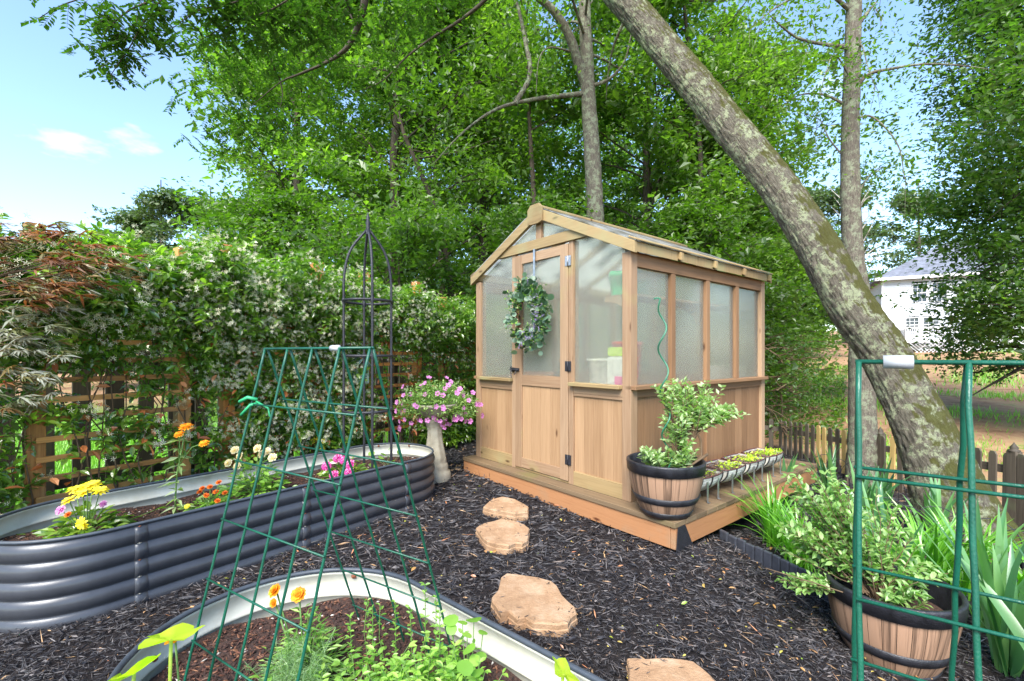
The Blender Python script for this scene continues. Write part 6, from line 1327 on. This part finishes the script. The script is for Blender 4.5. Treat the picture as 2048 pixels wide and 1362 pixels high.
sprays(ml, Cl, 900, .3, .1); grow(ms, ml, (0, 0, 0), 12, .12, 7, 2.6, 22, 8000, .12, trunk=np.array([Dp(1176, 190, 9) - b, Dp(1168, 0, 9) - b, Dp(1150, -400, 9.2) - b]))
ms.build('trunk', BARK2, t3); ml.build('crown', LFOR, t3)
# darker stems in the wood
for i, (L_, r, lab) in enumerate([([(905, 620, 10.5), (890, 500, 10.5), (868, 410, 10.5), (835, 330, 10.4), (800, 240, 10.3), (790, 120, 10.2)], .09, 'dark crooked stem in the wood right of the obelisk'), ([(885, 620, 12), (880, 480, 12), (872, 380, 12), (868, 250, 12), (860, 100, 12)], .11, 'straight dark stem in the wood right of the obelisk'),
      ([(1075, 620, 11.5), (1068, 400, 11.5), (1062, 300, 11.5), (1055, 150, 11.3), (1050, 20, 11.2)], .09, 'dark thin stem in the wood above the gable'), ([(1380, 640, 11), (1395, 480, 11), (1400, 300, 11), (1380, 120, 11), (1360, -60, 11)], .09, 'thin stem in the wood behind the greenhouse eave'), ([(960, 620, 14), (965, 450, 14), (985, 300, 14), (1010, 100, 14)], .10, 'pale stem deep in the wood left of the gable')]):
    b = Dp(*L_[0]); b[2] = hz(b[0], b[1]); o = thing('woodland_stem', lab, 'tree', tuple(b), group='thin dark stems in the wood'); ms = NM(); ml = NM(); L2 = [(L_[0][0], 900 if L_[0][2] < 11 else 820, L_[0][2])] + L_; Q = limb(ms, b, L2, np.linspace(r, r * .35, len(L2)), 30, 9); Cl = []
    for j in range(9):
        q = Q[rg.integers(12, 30)]; e = q + np.array([rg.normal(0, 1.2), rg.normal(0, .8), rg.uniform(.3, 1.4)]); tube(ms, [q, (q + e) / 2 + (0, 0, -.1), e], [.025, .015, .005], 4, caps=False); Cl += [e, (q + e) / 2]
    sprays(ml, Cl, 2600, .42, .12); ms.build('trunk', BARK3, o); ml.build('crown', LFOR, o)
# overhanging tree whose trunk stands behind the viewer
b = np.array([-2.2, -2.5, 0.]); b[2] = hz(-2.2, -2.5); ov = thing('overhanging_tree', 'small leaved branches hanging into the top of the picture from a nearby tree', 'tree', tuple(b)); ms = NM(); ml = NM()
TR = np.array([(0, 0, -.2), (.1, .1, 2), (.2, .4, 4), (.5, 1.0, 6.2), (.8, 1.8, 8)]); tube(ms, TR, [.28, .22, .18, .12, .05], 12, rough=.04)
hub = np.array([.35, .75, 5.2]); Cl = []; CF = []
for L_, r in [([(735, -60, 5.2), (728, 10, 5.3), (712, 62, 5.4), (690, 100, 5.5), (652, 125, 5.6), (600, 148, 5.7), (560, 165, 5.8), (500, 215, 5.9)], .045), ([(1000, -40, 5.6), (965, 5, 5.8), (918, 42, 6), (865, 75, 6.1), (815, 112, 6.2), (760, 165, 6.3), (690, 190, 6.4)], .03), ([(715, 55, 5.4), (690, 18, 5.4), (660, 30, 5.5)], .015), ([(560, 160, 5.8), (565, 190, 5.8), (560, 215, 5.8)], .008),
     ([(420, -60, 4), (330, -10, 4), (260, 20, 4), (215, 60, 4), (200, 100, 4)], .012), ([(300, -60, 3.8), (180, -10, 3.9), (120, 12, 4), (75, 38, 4)], .008), ([(330, -10, 4), (290, 40, 4), (262, 90, 4), (235, 130, 4), (222, 150, 4)], .007), ([(560, -60, 4.4), (480, 0, 4.4), (400, 20, 4.4), (340, 60, 4.4)], .010), ([(640, -60, 4.6), (560, 10, 4.6), (460, 50, 4.6), (400, 80, 4.6)], .010)]:
    Q = limb(ms, b, L_, np.linspace(r, .003, len(L_)), 22, 6); p0 = Q[0]; mid = (hub + p0) / 2 + (0, 0, .6); s = np.linspace(0, 1, 9)[:, None]; tube(ms, (1 - s) ** 2 * hub + 2 * s * (1 - s) * mid + s ** 2 * p0, np.linspace(max(r * 1.8, .03), r, 9), 6, caps=False)
    (CF if L_[0][2] > 5 else Cl).extend(list(Q[5:]))
def leafzone(pts, n, sx, size, tone):
    for (px, py, Yd, sp, k) in pts:
        c = Dp(px, py, Yd) - b; s_ = sp / 926 * Yd; m_ = max(1, k // 9); C_ = c + rg.normal(size=(m_, 3)) * (s_, s_, s_ * .6)
        # compound sprays: leaflets in pairs along a hanging twig
        for q in C_:
            az_ = rg.uniform(0, 6.28); D = np.array([math.cos(az_) * .6, math.sin(az_) * .6, -.55]); L_ = rg.uniform(.14, .26); tube(ms, [q, q + D * L_ * .5 + (0, 0, .01), q + D * L_], [.002, .0015, .001], 3, caps=False)
            s = np.linspace(.15, 1, 6)
            for sg in (-1, 1):
                S = np.array([-D[1], D[0], 0]) * sg / .6; scatter(ml, *LEAF4, q + D * L_ * s[:, None], rot_frames(S * .8 + D * .6 + rg.normal(0, .15, (6, 3))), size * rg.uniform(.7, 1.15, 6), np.clip(rg.normal(tone, .15, 6), 0, 1))
leafzone([(205, 20, 4, 22, 160), (225, 60, 4, 18, 150), (240, 100, 4, 18, 130), (190, 95, 4, 15, 90), (215, 135, 4, 12, 60), (262, 50, 4, 22, 170), (300, 15, 4, 25, 200), (90, 25, 4, 10, 26), (125, 5, 4, 10, 30), (330, 60, 4.3, 16, 60), (290, 30, 4, 30, 120), (265, 95, 4, 12, 50),
          (380, 10, 4.4, 28, 330), (440, 15, 4.5, 30, 380), (500, 20, 4.6, 32, 400), (560, 25, 4.7, 32, 400), (620, 25, 4.8, 32, 400), (460, 60, 4.8, 28, 260), (520, 65, 5, 30, 280), (600, 60, 5, 28, 280), (390, 75, 4.8, 18, 70), (680, 20, 5, 32, 300), (750, 15, 5.2, 32, 300), (830, 10, 5.4, 32, 240), (900, 5, 5.5, 28, 180)], 0, 0, .060, .45)
leafzone([(q[0], q[1], 6.2, 35, 330) for q in ((560, 130), (480, 150), (420, 190), (440, 110), (520, 190), (600, 110), (650, 170), (430, 260), (500, 250), (720, 150), (640, 60), (780, 90), (850, 60), (700, 230), (590, 240))], 0, 0, .062, .55)
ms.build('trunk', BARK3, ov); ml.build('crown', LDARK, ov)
# ================================================================ grass and undergrowth
n = 60000; t_ = rg.uniform(-3.5, 7, n); o_ = .32 + rg.gamma(1.3, 1.6, n); xx = P0[0] + DL[0] * t_ + NL[0] * o_; yy = P0[1] + DL[1] * t_ + NL[1] * o_
P = np.column_stack([xx, yy, H(xx, yy) - .005]); D = unit(n, 0, .3); D[:, 2] = 1.4; m = NM(); scatter(m, [(0, .05, 0), (.6, .035, .06), (1, 0, .2), (.6, -.035, .06), (0, -.05, 0)], [(0, 3, 1), (0, 4, 3), (1, 3, 2)], P, rot_frames(D), rg.uniform(.05, .12, n), rg.random(n))
tag(m.build('lawn_grass', LGRASS), kind='stuff', label='bright green lawn beyond the lattice screens', cat='grass')
n = 42000; yy = np.exp(rg.uniform(math.log(6.5), math.log(32), n)); xx = rg.uniform(.5, 1.25, n) * yy; ok = (xx > 5.0) & (np.sin(xx * .9 + 2 * np.sin(yy * .5)) * np.sin(yy * .55 + 1) + rg.normal(0, .35, n) > .55); xx, yy = xx[ok], yy[ok]; n = len(xx)
P = np.column_stack([xx, yy, H(xx, yy)]); D = unit(n, 0, .3); D[:, 2] = 1.1; m = NM(); scatter(m, [(0, .06, 0), (.6, .045, .06), (1, 0, .2), (.6, -.045, .06), (0, -.06, 0)], [(0, 3, 1), (0, 4, 3), (1, 3, 2)], P, rot_frames(D), rg.uniform(.06, .13, n) * np.clip(yy / 9, .8, 2), rg.random(n))
tag(m.build('hillside_grass', LGRASS), kind='stuff', label='patchy grass on the brown slope beyond the picket fence', cat='grass')
n = 26000; yy = rg.uniform(8.3, 20, n); xx = rg.uniform(-.75, .72, n) * yy; P = np.column_stack([xx, yy, H(xx, yy) + rg.gamma(1.5, .16, n) * (.6 + .5 * np.sin(xx * 1.7) * np.sin(yy))]); m = NM(); leaves(m, P, unit(n, .1, .7), .13, LEAF4)
tag(m.build('undergrowth', LFOR2), kind='stuff', label='leafy undergrowth on the floor of the wood', cat='undergrowth')
